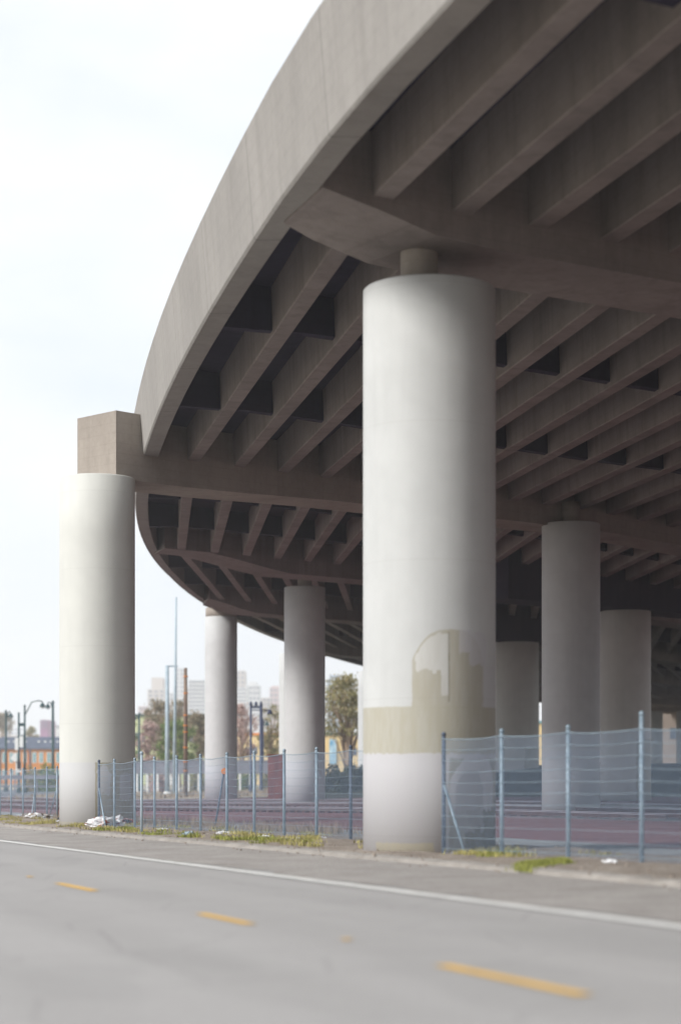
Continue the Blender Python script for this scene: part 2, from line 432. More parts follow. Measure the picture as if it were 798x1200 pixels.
# ------------------------------------------------------------------ the viaduct
def Xe(y):
    q = max(0, 35 - y); return -10 + 0.00137 * (y - 115) ** 2 + (0.0035 * q * q if q < 16 else 0.0035 * 256 + 0.112 * (q - 16))
def dXe(y): return (Xe(y + .01) - Xe(y - .01)) / .02
ZT = [(-60, 9.5), (25, 9.9), (35, 10.0), (63, 10.3), (81, 10.85), (97, 11.25), (115, 11.7), (145, 12.0), (180, 12.0), (215, 11.75), (272, 10.65), (340, 10.6)]
def zb(y, u=0):
    for (a, za), (b_, zb_) in zip(ZT, ZT[1:]):
        if y <= b_:
            f = max(0, (y - a) / (b_ - a)); z = za + (zb_ - za) * f; break
    else: z = ZT[-1][1]
    return z + EYE - 0.06 * max(0, u - 18)
def station(x, y):
    s = y
    for _ in range(40):
        s += 0.5 * ((x - Xe(s)) * dXe(s) + (y - s)) / (1 + dXe(s) ** 2 + 0.003 * 2 * 0)
    t = Vector((dXe(s), 1)).normalized(); nrm = Vector((t.y, -t.x))
    return s, Vector((x - Xe(s), y - s)).dot(nrm)
def DP(y, u, h):
    t = Vector((dXe(y), 1)).normalized()
    return (Xe(y) + t.y * u, y - t.x * u, zb(y, u) + h)
W = 44.0
via = thing('elevated_highway', 'curved concrete elevated highway on thick round columns, with ribbed girder underside', 'viaduct')
YS = [-50 + 3.0 * i for i in range(131)]
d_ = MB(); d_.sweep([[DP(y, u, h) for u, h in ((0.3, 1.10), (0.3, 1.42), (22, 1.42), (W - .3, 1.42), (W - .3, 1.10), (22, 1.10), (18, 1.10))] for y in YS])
d_.build('deck_slab', M_bayshade, via)
f_ = MB(); f_.sweep([[DP(y, u, h) for u, h in ((0, 0), (-0.04, 0.05), (-0.19, 2.02), (-0.15, 2.06), (0.07, 2.06), (0.11, 1.38), (0.40, 1.38), (0.46, 0))] for y in YS])
f_.build('edge_beam', M_fascia, via)
f_ = MB(); f_.sweep([[DP(y, W - u, h) for u, h in ((0, 0), (-0.16, 1.2), (-0.19, 2.02), (0.07, 2.06), (0.11, 1.38), (0.42, 1.38), (0.46, 0))] for y in YS])
f_.build('edge_beam', M_fascia, via)
def walk(ye, slope, t0, t1, dt):
    t = t0
    while t <= t1 + 1e-6:
        yield t, Xe(ye) + t, ye + slope * t
        t += dt
def cross(name, ye, slope, width, drop, top, mat, t0=0.1, t1=None, zfun=None, dt=1.0, tap=(0.2, 2.4)):
    dv = Vector((1, slope)).normalized(); nv = Vector((-dv.y, dv.x)) * (width / 2)
    secs = []
    for t, x, y in walk(ye, slope, t0, 75 if t1 is None else t1, dt):
        s, uu = station(x, y)
        if t1 is None and uu > W - 0.3: break
        z = zb(s, max(0, uu)); zl = z - drop * (1 if zfun else min(1, max(0.06, (uu - tap[0]) / tap[1]))); zt = z + top
        if zfun: zl, zt = zfun(t, zl, zt)
        ca, cb = Vector((x, y)) - nv, Vector((x, y)) + nv
        if not zfun and uu < 6:                    # the cap end stays flush behind the edge beam
            out = []
            for c in (ca, cb):
                for _ in range(40):
                    if station(c.x, c.y)[1] >= 0.22: break
                    c = c + dv * 0.1
                out.append(c)
            ca, cb = out
        secs.append([(ca.x, ca.y, zl), (ca.x, ca.y, zt), (cb.x, cb.y, zt), (cb.x, cb.y, zl)])
    if len(secs) < 2: return
    c = MB(); c.sweep(secs); return c.build(name, mat, via)

# bent caps: (edge station, skew)
bents = {1: (34.0, 0.66), 2: (64.2, 1.0), 3: (97, 1.15), 4: (131, 1.2), 5: (180, 0.9), 6: (213, 0.7), 7: (262, 0.4), 8: (300, 0.3), 0: (4, 0.5), -1: (-26, 0.4)}
def nodes(u):
    out = [-50.0]
    for ye, sl in sorted(list(bents.values()) + [(24, .6), (14, .52), (-10, .45)]):
        lo = None
        for t, x, y in walk(ye, sl, 0.0, 90, 0.25):
            st_, uu = station(x, y)
            if uu >= u: lo = st_; break
        if lo is not None and out[-1] + 5 < lo < 335: out.append(lo)
    return out + [340.0]
u = 1.62
while u < W - 1:
    g_ = MB()
    g_.sweep([[DP(y, u + a, h) for a, h in ((-0.19, 0), (-0.21, 0.03), (-0.25, 1.14), (0.25, 1.14), (0.21, 0.03), (0.19, 0))] for y in nodes(u)])
    g_.build('girder', M_deck, via); u += 1.6

def z2(t, zl, zt):
    f = min(1, max(0, (t + 1.0) / 7)); f = f * f * (3 - 2 * f)
    return (9.45 + EYE) * (1 - f) + zl * f, (11.6 + EYE) * (1 - f) + zt * f
for k_, (ye, sl) in bents.items():
    if k_ == 2:
        cross('bent_cap', ye, sl, 2.0, 0.78, 1.16, M_cap, t0=-1.35, zfun=z2, dt=0.5, t1=44)['label'] = 'pale bent cap whose end juts out past the deck above the left column'
    else:
        cross('bent_cap', ye, sl, 2.2, 0.55 if k_ == 1 else 0.75, 1.16, M_deck, tap=(2.2, 4.0) if k_ == 3 else (0.2, 2.4))
for ye, sl in ((24, .6), (44, .75), (54, .85), (75, 1.05), (86, 1.1), (108, 1.15), (119.5, 1.2), (147, 1.1), (163, 1.0), (196, .8), (237, .5), (280, .35), (14, .5), (-10, .45)):
    cross('diaphragm', ye, sl, 0.32, -0.2, 1.15, M_bayshade)  # shade-darkened concrete, as on the slab

# columns with painted-over patches
def col_mat(name, base0, base1, patches, seed=0.0, R_=1.2):
    """patches: list of (x0, x1, z0, z1, colour, opacity, edge noise, arch) with x = sine of the angle seen from the road, z above ground"""
    m, nb, b = base_mat(name, 0.62, 0.3)
    p = coords(nb); sp = nb.node('ShaderNodeSeparateXYZ'); nb.l.new(p, sp.inputs[0])
    x0_, y0_, z0_ = sp.outputs
    ang = nb.math('ARCTAN2', x0_, nb.math('MULTIPLY', y0_, -1.0))
    nz = nb.noise(p, 1.3, 4, 0.6)
    st = nb.noise(nb.mapv(p, (2.0, 2.0, 0.10), (seed, 0, 0)), 1.7, 5, 0.65)
    col = nb.ramp(nz, [(0.3, base0), (0.7, base1)])
    col = nb.mix(nb.math('MULTIPLY', nb.step(st, 0.58, 0.14), 0.13), col, tuple(v * 0.72 for v in base0))
    fr = nb.math('FRACT', nb.math('ADD', nb.math('DIVIDE', z0_, 2.44), seed))
    seam = nb.math('SUBTRACT', 1.0, nb.step(nb.math('ABSOLUTE', nb.math('SUBTRACT', fr, 0.5)), 0.0035, 0.003))
    # ragged roller edges: blocky steps + fine noise
    blk = nb.node('ShaderNodeTexWhiteNoise', noise_dimensions='1D')
    nb.l.new(nb.math('FLOOR', nb.math('MULTIPLY', ang, 16)), blk.inputs['W'])
    blz = nb.node('ShaderNodeTexWhiteNoise', noise_dimensions='1D')
    nb.l.new(nb.math('FLOOR', nb.math('MULTIPLY', z0_, 7)), blz.inputs['W'])
    fn = nb.math('SUBTRACT', nb.noise(nb.mapv(p, (1, 1, 1), (seed, 2, 0)), 3.5, 5, 0.65), 0.5)
    jz = nb.math('ADD', nb.math('SUBTRACT', blk.outputs[0], 0.5), nb.math('MULTIPLY', fn, 1.2))
    ja = nb.math('ADD', nb.math('SUBTRACT', blz.outputs[0], 0.5), nb.math('MULTIPLY', fn, 1.5))
    rl = nb.noise(nb.mapv(p, (5, 5, 0.9), (1, seed, 2)), 2.2, 4, 0.6)   # uneven roller coverage
    roll = nb.math('ADD', 0.80, nb.math('MULTIPLY', nb.step(rl, 0.48, 0.12), 0.2))
    for (xa, xb, za, zc, c, op, nzv, arch, *ac) in patches:
        a0, a1 = [math.asin(max(-1, min(1, v))) if abs(v) < 1 else math.copysign(math.pi + .1 if abs(v) > 1.5 else math.pi / 2, v) for v in (xa, xb)]
        zz = nb.math('ADD', z0_, nb.math('MULTIPLY', jz, nzv))
        aa = nb.math('ADD', ang, nb.math('MULTIPLY', ja, nzv * 0.35))
        mk = nb.math('MULTIPLY', nb.step(aa, a0, 0.012), nb.math('SUBTRACT', 1.0, nb.step(aa, a1, 0.012)))
        top = nb.math('ADD', z0_, nb.math('MULTIPLY', jz, nzv * 0.35))
        if arch:                                  # rounded upper corners
            cxa = (a0 + a1) / 2; hw_ = (a1 - a0) / 2
            if ac: cxa, hw_ = ac
            q = nb.math('DIVIDE', nb.math('SUBTRACT', aa, cxa), hw_)
            top = nb.math('ADD', top, nb.math('MULTIPLY', nb.math('MULTIPLY', nb.math('MULTIPLY', q, q), nb.math('ABSOLUTE', q)), arch))
        mk = nb.math('MULTIPLY', mk, nb.math('MULTIPLY', nb.step(zz, za, 0.012), nb.math('SUBTRACT', 1.0, nb.step(top, zc, 0.012))))
        col = nb.mix(nb.math('MULTIPLY', mk, nb.math('MULTIPLY', roll, op)), col, c)
    col = nb.mix(nb.math('MULTIPLY', seam, 0.15), col, (0.3, 0.28, 0.25))
    pin = nb.step(nb.vor(p, 26), 0.10, 0.05)
    col = nb.mix(nb.math('MULTIPLY', nb.math('SUBTRACT', 1.0, pin), 0.18), col, (0.25, 0.24, 0.22))
    dirt = nb.math('MULTIPLY', nb.math('SUBTRACT', 1.0, nb.step(nb.math('ADD', z0_, nb.math('MULTIPLY', fn, 0.5)), 0.12, 0.2)), 0.5)
    col = nb.mix(dirt, col, (0.30, 0.25, 0.18))
    nb.l.new(col, b.inputs['Base Color'])
    bump(nb, b, nb.noise(p, 14, 4, 0.6), 0.12, 0.01)
    return m
TAN = (0.405, 0.38, 0.31); TAN2 = (0.40, 0.375, 0.30); LIL = (0.50, 0.49, 0.505); WHT = (0.55, 0.545, 0.52); DK = (0.19, 0.175, 0.125); GRY = (0.39, 0.375, 0.40)
def zA(py): return 1.38 + (910 - py) * 34.6 / 2300
def xA(px): return (px - 503) / 77.5
patA = [
    (-2, 2, -1, zA(872), LIL, 0.95, 0.03, 0),
    (xA(480), xA(563), zA(818), zA(727), TAN, 0.97, 0.03, 0.55),
    (xA(484), xA(522), zA(778), zA(731), WHT, 0.97, 0.13, 0.50, math.asin(xA(523)), math.asin(xA(523)) - math.asin(xA(482))),
    (xA(513), xA(522), zA(803), zA(770), WHT, 0.97, 0.05, 0),
    (xA(533), xA(548), zA(752), zA(727), LIL, 0.85, 0.10, 0),
    (xA(546), xA(566), zA(768), zA(729), LIL, 0.85, 0.06, 0.1),
    (xA(561), xA(578), zA(818), zA(768), LIL, 0.5, 0.10, 0),
    (xA(521), xA(523), zA(812), zA(730), DK, 0.7, 0.0, 0),
    (-2, 2, zA(872), zA(817), TAN2, 0.95, 0.03, 0),
    (xA(440), xA(505), -1, zA(977), (0.60, 0.56, 0.44), 0.9, 0.05, 0),
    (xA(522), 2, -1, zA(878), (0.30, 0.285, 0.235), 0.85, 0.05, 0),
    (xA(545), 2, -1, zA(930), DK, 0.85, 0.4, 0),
    (xA(523), xA(576), zA(938), zA(873), (0.54, 0.53, 0.56), 0.95, 0.10, 0.5),
    (xA(530), xA(563), zA(962), zA(892), GRY, 0.85, 0.16, 0.3),
]
M_colA = col_mat('painted_column_patched', (0.505, 0.51, 0.50), (0.55, 0.555, 0.545), patA, 0.3)
def zL(py): return 1.6 + (910 - py) * 61.5 / 2300
def xL(px): return (px - 114) / 44.0
patL = [
    (-2, 2, -1, zL(888), (0.55, 0.55, 0.555), 0.95, 0.02, 0),
    (xL(117), 2, -1, zL(888), (0.36, 0.33, 0.245), 0.95, 0.03, 0),
    (xL(119), xL(134), zL(925), zL(892), LIL, 0.8, 0.15, 0.2),
    (xL(144), xL(155), zL(932), zL(900), LIL, 0.9, 0.1, 0.1),
    (-2, xL(117), -1, zL(958), (0.62, 0.59, 0.48), 0.8, 0.06, 0),
]
M_colL = col_mat('cream_painted_column', (0.57, 0.57, 0.535), (0.61, 0.61, 0.57), patL, 0.1)
M_colF = col_mat('grey_painted_column', (0.52, 0.525, 0.525), (0.57, 0.575, 0.575), [(-2, 2, -1, 2.5, (0.54, 0.55, 0.58), 0.9, 0.08, 0)], 0.6)
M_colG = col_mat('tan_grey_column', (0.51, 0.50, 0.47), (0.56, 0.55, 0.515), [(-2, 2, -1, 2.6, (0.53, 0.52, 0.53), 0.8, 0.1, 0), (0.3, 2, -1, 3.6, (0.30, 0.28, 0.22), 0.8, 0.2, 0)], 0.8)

def column(px, w, ytop, Y, mat, dia=None, neck=0.0, label=None):
    dia = dia or w * Y / F
    x = (px - CX) / F * Y; r = dia / 2
    zt = EYE + (HY - ytop) / F * (Y - r * 0.3)
    g0 = gz(x) - 0.15
    c = MB(); h = zt - g0
    prof = [(r, 0)] + [(r, h * i / 6) for i in range(1, 6)] + [(r, h - 0.03), (r - 0.03, h)]
    c.lathe(prof, 96)
    o = c.build('column', mat, via, loc=(x, Y, g0))
    if label: o['label'] = label
    s, uu = station(x, Y)
    zt2 = zb(s, max(0, uu)) + 0.2
    if neck:
        n_ = MB(); nr = neck
        n_.lathe([(nr, h - 0.1), (nr, zt2 - g0)], 40, (-0.18 if Y < 40 else 0, 0, 0))
        n_.build('neck', M_cap, o)
    return o, zt
column(503, 155, 334, 35.6, M_colA, neck=0.34, label='nearest column, white with tan painted-over graffiti patches')
column(114, 88, 559, 62.7, M_colL, label='cream painted left column under the jutting cap end')
column(669, 68, 613, 78, M_colF, neck=0.36)
column(357, 48, 688, 111, M_colF, neck=0.4)
column(259, 38, 723, 142, M_colF, neck=1.12)
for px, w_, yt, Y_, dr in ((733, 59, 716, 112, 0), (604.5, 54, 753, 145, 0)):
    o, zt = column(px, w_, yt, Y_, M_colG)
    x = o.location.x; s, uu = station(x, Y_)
    cc = MB(); t = -11; secs = []
    dv = Vector((1, 0.9)).normalized(); nv = Vector((-dv.y, dv.x)) * 1.2
    while t <= 13:
        xx, yy = x + dv.x * t, Y_ + dv.y * t; s, uu = station(xx, yy); tp = zb(s, max(0, uu)) + 1.12
        secs.append([(xx - nv.x, yy - nv.y, zt), (xx - nv.x, yy - nv.y, tp), (xx + nv.x, yy + nv.y, tp), (xx + nv.x, yy + nv.y, zt)]); t += 2
    cc.sweep(secs); cc.build('bent_cap', M_bayshade, via)  # same concrete with the under-deck shade in its colour
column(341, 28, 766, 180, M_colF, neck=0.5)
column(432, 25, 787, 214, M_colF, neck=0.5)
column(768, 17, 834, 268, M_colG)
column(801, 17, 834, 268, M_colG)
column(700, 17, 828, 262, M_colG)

# ------------------------------------------------------------------ fences
m = bpy.data.materials.new('chain_link_wire'); m.use_nodes = True; M_link = m
nb = NB(m.node_tree); nb.n.clear()
uvn = nb.node('ShaderNodeUVMap'); uvn.uv_map = 'UVMap'
sp = nb.node('ShaderNodeSeparateXYZ'); nb.l.new(uvn.outputs[0], sp.inputs[0])
U, V = sp.outputs[0], sp.outputs[1]
def diag(sgn):
    q = nb.math('ADD', U, nb.math('MULTIPLY', V, sgn))
    f = nb.math('FRACT', nb.math('DIVIDE', q, 0.072))
    return nb.math('LESS_THAN', f, 0.10)
mask = nb.math('MAXIMUM', diag(1.0), diag(-1.0))
bs = nb.node('ShaderNodeBsdfPrincipled'); bs.inputs['Base Color'].default_value = (0.24, 0.33, 0.46, 1)
bs.inputs['Metallic'].default_value = 0.2; bs.inputs['Roughness'].default_value = 0.5
tr = nb.node('ShaderNodeBsdfTransparent'); mx = nb.node('ShaderNodeMixShader')
nb.l.new(mask, mx.inputs[0]); nb.l.new(tr.outputs[0], mx.inputs[1]); nb.l.new(bs.outputs[0], mx.inputs[2])
ou = nb.node('ShaderNodeOutputMaterial'); nb.l.new(mx.outputs[0], ou.inputs[0])

def fence(label, posts, H=2.0, wires=True, mesh_h=None, dark=(), wr_=0.0035):
    """posts: list of (x, y, extra height); the mesh is hung between them"""
    x0, y0 = posts[0][0], posts[0][1]
    root = thing('chain_link_fence', label, 'fence', (x0, y0, gz(x0)), group='chain-link fences along the road')
    base = Vector((x0, y0, gz(x0)))
    mh = mesh_h or H - 0.05
    pts = []; acc = 0
    for i, ps in enumerate(posts):
        x, y, e = ps[:3]
        pb = Vector((x, y, gz(x))) - base
        h = H + e
        pm = MB(); pm.tube([pb + Vector((0, 0, -0.3)), pb + Vector((0, 0, h))], 0.036, 10)
        pm.lathe([(0.042, 0), (0.042, 0.03), (0.02, 0.06)], 10, (pb.x, pb.y, h + pb.z))
        pm.build('post', M_galvd if i in dark else M_galv, root)
        if len(ps) > 3:                            # diagonal brace
            bx, by = ps[3]
            bm_ = MB(); bm_.tube([pb + Vector((0, 0, H * 0.62)), Vector((bx, by, gz(bx))) - base], 0.024, 8); bm_.build('brace', M_galv, root)
    # mesh sheet, sagging a little between posts, 4 cm in front of the posts
    me = bpy.data.meshes.new('wire_mesh'); vs = []; fs = []; uvs = []; cols = []
    wm = MB(); lines = [[] for _ in range(12)]
    for i in range(len(posts) - 1):
        a = Vector((posts[i][0], posts[i][1], 0)); b_ = Vector((posts[i+1][0], posts[i+1][1], 0))
        L = (b_ - a).length; dn = Vector((-(b_ - a).y, (b_ - a).x, 0)).normalized()
        if dn.y > 0: dn = -dn
        for k in range(0 if i == 0 else 1, 9):
            f = k / 8; p_ = a.lerp(b_, f) + dn * 0.045
            sag = -0.035 * math.sin(math.pi * f) + 0.012 * noise.noise(p_)
            bul = dn * (0.03 * noise.noise(p_ * 1.7))
            cols.append((p_ + bul, acc + L * f, sag))
        acc += L
    nv = 9
    for p_, uu, sag in cols:
        for j in range(nv):
            h = mh * j / (nv - 1)
            z = gz(p_.x) + 0.04 + h + sag * (j / (nv - 1)) + 0.01 * noise.noise(Vector((p_.x * 3, p_.y * 3, h * 2)))
            vs.append(Vector((p_.x, p_.y, z)) - base); uvs.append((uu, h))
    for i in range(len(cols) - 1):
        for j in range(nv - 1): fs.append((i*nv + j, (i+1)*nv + j, (i+1)*nv + j+1, i*nv + j+1))
    me.from_pydata([tuple(v) for v in vs], [], fs)
    ul = me.uv_layers.new(name='UVMap')
    for lp in me.loops: ul.data[lp.index].uv = uvs[lp.vertex_index]
    me.materials.append(M_link)
    o = bpy.data.objects.new('wire_mesh', me); C.objects.link(o); o.parent = root
    if wires:
        nl = 11
        for q in range(nl):
            h = 0.1 + (mh - 0.1) * q / (nl - 1)
            w_ = MB()
            w_.tube([Vector((p_.x, p_.y - 0.012, gz(p_.x) + 0.04 + h + sag * h / mh + 0.012 * noise.noise(Vector((p_.x * 1.1, q * 7.0, 2))))) - base for p_, uu, sag in cols], wr_ if q < nl - 1 else 0.009, 6)
            w_.build('line_wire', M_galv, root)
    return root
def fp(px, Y, e=0.0): x = (px - CX) / F * Y; return (x, Y, e)
def inv(px, pxa, Ya, pxb, Yb): # distance along a straight fence line, linear in 1/Y
    f = (px - pxa) / (pxb - pxa); return 1 / ((1 / Ya) * (1 - f) + (1 / Yb) * f)
f1 = []
for px in (520, 588, 666, 752, 846, 950, 1070):
    Y = inv(px, 520, 34.2, 752, 29.2); f1.append(fp(px, Y, 0.2 if px == 752 else 0.05))
f1[0] = f1[0] + ((1.9, 34.25),)
bx = (546 - CX) / F * 33.6; f1[0] = f1[0][:3] + ((bx, 33.6),)
fence('chain-link fence at right, starting at the nearest column, before the shaded columns', f1, 2.06, dark=(0,), wr_=0.0048)
f2 = []
for px in (116, 134, 158, 181, 207, 235, 266, 298, 333, 371, 411, 455):
    Y = inv(px, 116, 60.5, 411, 42.5); f2.append(fp(px, Y, 0.05))
f2[0] = f2[0][:3] + (((124 - CX) / F * 59.3, 59.3),)
fence('long chain-link fence between the cream left column and the nearest patched column', f2, 2.0, dark=(0, 10))
f3 = []
for px in (-45, -22, 0, 13, 27, 41, 55, 67):
    Y = inv(px, -45, 93, 67, 76); f3.append(fp(px, Y, 0.02))
f3[5] = f3[5][:3] + (((37 - CX) / F * 78, 78),); f3[7] = f3[7][:3] + (((57 - CX) / F * 77.3, 77.3),)
fence('short chain-link fence at far left, left of the cream column', f3, 2.0)
# thin white pole in front of the fence beside the left column
p0 = gpt(166, 979)
g = MB(); g.tube([(0, 0, -0.2), (0, 0, 2.15)], 0.035, 12); g.lathe([(0.045, 0), (0.045, .05), (0.02, .08)], 12, (0, 0, 2.13))
g.tube([(0.036, 0, 1.6), (0.09, 0, 1.62)], 0.012, 6)
tag(g.build('fence_pole', M_poleblue, loc=p0), 'thin pale grey upright pole in front of the fence, just right of the cream column', 'pole')
# leaning marker with an orange reflector beyond the fence
p0 = onground(250, 56); t_ = thing('leaning_marker', 'leaning grey stake with an orange disc at its top, behind the long fence', 'marker stake', p0)
g = MB(); g.tube([(0, 0, -0.2), (0.30, 0.05, 1.62)], 0.028, 8); g.build('stake', M_galvd, t_)
g = MB(); M_ = Matrix.Translation((0.31, 0.02, 1.66)) @ Matrix.Rotation(R(90), 4, 'X')
n0 = len(g.v); g.lathe([(0.085, -0.015), (0.09, 0), (0.085, 0.015)], 16); g.v = [tuple(M_ @ Vector(v)) for v in g.v]
g.build('reflector', M_orange, t_)

# ------------------------------------------------------------------ grass, weeds, litter
M_grass = mottled('verge_grass', (0.26, 0.24, 0.08), (0.46, 0.40, 0.16), 2.5, 0.8)
M_grassg = mottled('fresh_grass', (0.16, 0.19, 0.04), (0.36, 0.36, 0.09), 4, 0.8)
M_weed = mottled('dry_weeds', (0.22, 0.16, 0.11), (0.40, 0.32, 0.23), 3, 0.9)
def blades(name, spots, mat, hmin, hmax, label, wdt=0.012, cat=None):
    vs = []; fs = []
    for (x, y, z) in spots:
        a = random.random() * 6.283; h = rnd(hmin, hmax); w2 = wdt * rnd(.6, 1.3); l = rnd(0, 0.6) * h
        dx, dy = math.cos(a) * w2, math.sin(a) * w2; b_ = random.random() * 6.283
        lx, ly = math.cos(b_) * l, math.sin(b_) * l; n = len(vs)
        vs += [(x - dx, y - dy, z), (x + dx, y + dy, z), (x + dx * .6 + lx * .45, y + dy * .6 + ly * .45, z + h * .6), (x - dx * .6 + lx * .45, y - dy * .6 + ly * .45, z + h * .6), (x + lx, y + ly, z + h)]
        fs += [(n, n+1, n+2, n+3), (n+3, n+2, n+4)]
    me = bpy.data.meshes.new(name); me.from_pydata(vs, [], fs); me.materials.append(mat)
    o = bpy.data.objects.new(name, me); C.objects.link(o); tag(o, label, cat, kind='stuff'); return o
def scatter(s0, s1, t0, t1, nn, thr, seed, sc_=1.0):
    out = []
    while len(out) < nn:
        s, t = rnd(s0, s1), rnd(t0, t1)
        if noise.noise(Vector((s * .55 * sc_, t * 1.6, seed))) + rnd(-.15, .15) < thr: continue
        x, y = road_xy(s, t); out.append((x, y, gz(x) + 0.07 + relief(x, y)))
    return out
blades('grass', scatter(28, 85, 12.6, 15.2, 10000, 0.24, 3), M_grass, 0.03, 0.11, 'low yellow-green grass patches on the dirt verge before the fence', cat='grass')
blades('grass', scatter(38, 54, 12.5, 13.5, 2200, 0.15, 8), M_grassg, 0.04, 0.12, 'fresher green grass beside the kerb', cat='grass')
tuft = []
a, b_ = gpt(612, 1021), gpt(663, 1016)
for _ in range(3600):
    f = random.random(); q = a.lerp(b_, f); o_ = Vector((random.gauss(0, .05), random.gauss(0, .28), 0))
    x, y = q.x + o_.x, q.y + o_.y; tuft.append((x, y, gz(x) + 0.05))
a = gpt(612, 1022)
for _ in range(500):
    x, y = a.x + random.gauss(0, .07), a.y - 0.35 + random.gauss(0, .25); tuft.append((x, y, gz(x) + 0.04))
a, b_ = gpt(560, 1008), gpt(604, 1006)
for _ in range(900):
    q = a.lerp(b_, random.random()); x, y = q.x + random.gauss(0, .08), q.y + random.gauss(0, .35); tuft.append((x, y, gz(x) + 0.06))
blades('grass_tuft', tuft, M_grassg, 0.04, 0.10, 'bright green grass tuft on the kerb near the lower right', cat='grass')
wd = scatter(44, 80, 15.3, 17.6, 7000, 0.02, 5, 1.5)
blades('weeds', [(x, y, z - 0.08) for x, y, z in wd], M_weed, 0.05, 0.35, 'dry brown weeds along the foot of the fence', 0.007, 'weeds')
wd = [(rnd(-26, 0), rnd(150, 200), -0.4) for _ in range(6000)]
blades('weeds', [(x, y, gz(x)) for x, y, z in wd], M_weed, 0.1, 0.5, 'pale dry grass on the lot beyond the rail tracks', 0.03, 'weeds')

vs = []; fs = []
for _ in range(1300):
    s_, t_ = rnd(16, 80), rnd(11.6, 15.6); x, y = road_xy(s_, t_); q = rnd(.008, .03) * (1.8 if random.random() < .06 else 1)
    z = gz(x) + (0.07 + relief(x, y) if t_ > 12.5 else 0.01 if t_ < 12 else 0.085); n = len(vs); a = rnd(0, 6.28)
    for k in range(5): vs.append((x + math.cos(a + k * 1.256) * q * rnd(.7, 1.2), y + math.sin(a + k * 1.256) * q * rnd(.7, 1.2), z - .01))
    for k in range(5): vs.append((x + math.cos(a + k * 1.256) * q * rnd(.4, .8), y + math.sin(a + k * 1.256) * q * rnd(.4, .8), z + q * rnd(.5, .9)))
    fs.append((n+5, n+6, n+7, n+8, n+9)); fs += [(n + k, n + (k+1) % 5, n + 5 + (k+1) % 5, n + 5 + k) for k in range(5)]
me = bpy.data.meshes.new('gravel'); me.from_pydata(vs, [], fs); me.materials.append(M_verge)
o = bpy.data.objects.new('gravel', me); C.objects.link(o); tag(o, 'loose gravel and broken concrete along the road edge', 'gravel', kind='stuff')

def crumple(name, label, cat, p, size, mats, seed, flat=0.45):
    bm = bmesh.new(); bmesh.ops.create_icosphere(bm, subdivisions=4, radius=1)
    for v in bm.verts:
        k = 1 + 0.55 * noise.noise(v.co * 1.7 + Vector((seed, 0, 0))) + 0.25 * noise.noise(v.co * 4.1 + Vector((0, seed, 0))) - 0.45 * abs(noise.noise(v.co * 6.5 + Vector((0, 3, seed))))
        v.co = Vector((v.co.x * size[0] * k, v.co.y * size[1] * k, max(0, v.co.z * .8 + .25) * size[2] * k))
    me = bpy.data.meshes.new(name); bm.to_mesh(me); bm.free()
    for m in mats: me.materials.append(m)
    for f in me.polygons:
        f.material_index = 0 if len(mats) == 1 else int((noise.noise(f.center * 6 + Vector((seed, 1, 2))) * .5 + .5) * len(mats) * .999)
    o = bpy.data.objects.new(name, me); C.objects.link(o); o.location = p; o.rotation_euler = (0, 0, seed)
    return tag(o, label, cat)
def gp(px, py, dz=0.05): q = gpt(px, py); q.z += dz; return q
crumple('plastic_bag', 'crumpled white plastic bag at the foot of the nearest column, by the first fence post', 'plastic bag', gp(516, 996), (0.22, 0.3, 0.16), [M_paper], 1.1)
crumple('paper_sheet', 'flat torn white paper beside the white bag near the fence foot', 'paper', gp(534, 998), (0.2, 0.25, 0.05), [M_paper], 2.3)
crumple('paper_sheet', 'small white paper scrap on bare dirt at the lower right', 'paper', gp(714, 1016), (0.07, 0.16, 0.05), [M_paper], 3.7)
crumple('blanket_heap', 'heap of blue and black cloth at the foot of the cream left column', 'cloth heap', gp(86, 966), (0.55, 0.6, 0.22), [M_bluebag, M_black, M_paper], 4.2)
crumple('cardboard_piece', 'flattened brown cardboard right of the blue cloth heap', 'cardboard', gp(97, 967), (0.4, 0.6, 0.10), [M_card], 5.9)
crumple('rubbish_heap', 'heap of white and red-brown rubbish right of the cream column base', 'rubbish', gp(126, 971), (0.6, 0.7, 0.28), [M_paper, M_paper, M_redcloth], 6.6)
crumple('rubbish_bag', 'dark rubbish bag lying behind the white and red heap', 'rubbish', gp(141, 970), (0.35, 0.5, 0.22), [M_black, M_redcloth], 7.4)
crumple('paper_heap', 'pale paper heap before the far left fence', 'paper', gp(45, 962), (0.45, 0.5, 0.2), [M_paper, M_verge], 8.1)
crumple('plastic_bottle', 'pale blue crushed plastic bottle in the weeds right of the pale grey pole', 'bottle', gp(221, 983), (0.16, 0.25, 0.12), [M_poleblue], 9.1)
for i, (px, py, sx, lb) in enumerate(((262, 980, .16, 'white scrap leftmost of those below the leaning stake'), (276, 982, .12, 'tiny white scrap between two larger scraps on the grass'),
        (310, 986, .22, 'long white scrap on the grass below the long fence'), (356, 988, .14, 'white scrap on the grass left of the nearest column'),
        (378, 988, .10, 'small white scrap closest to the nearest column'), (190, 976, .12, 'pale scrap under the fence beside the pale grey pole'), (30, 958, .3, 'pale scrap by the far left fence foot'))):
    o = crumple('paper_scrap', lb, 'paper', gp(px, py), (sx, sx * 1.3, 0.07), [M_paper], 10 + i * 1.3); o['group'] = 'paper scraps on the verge'

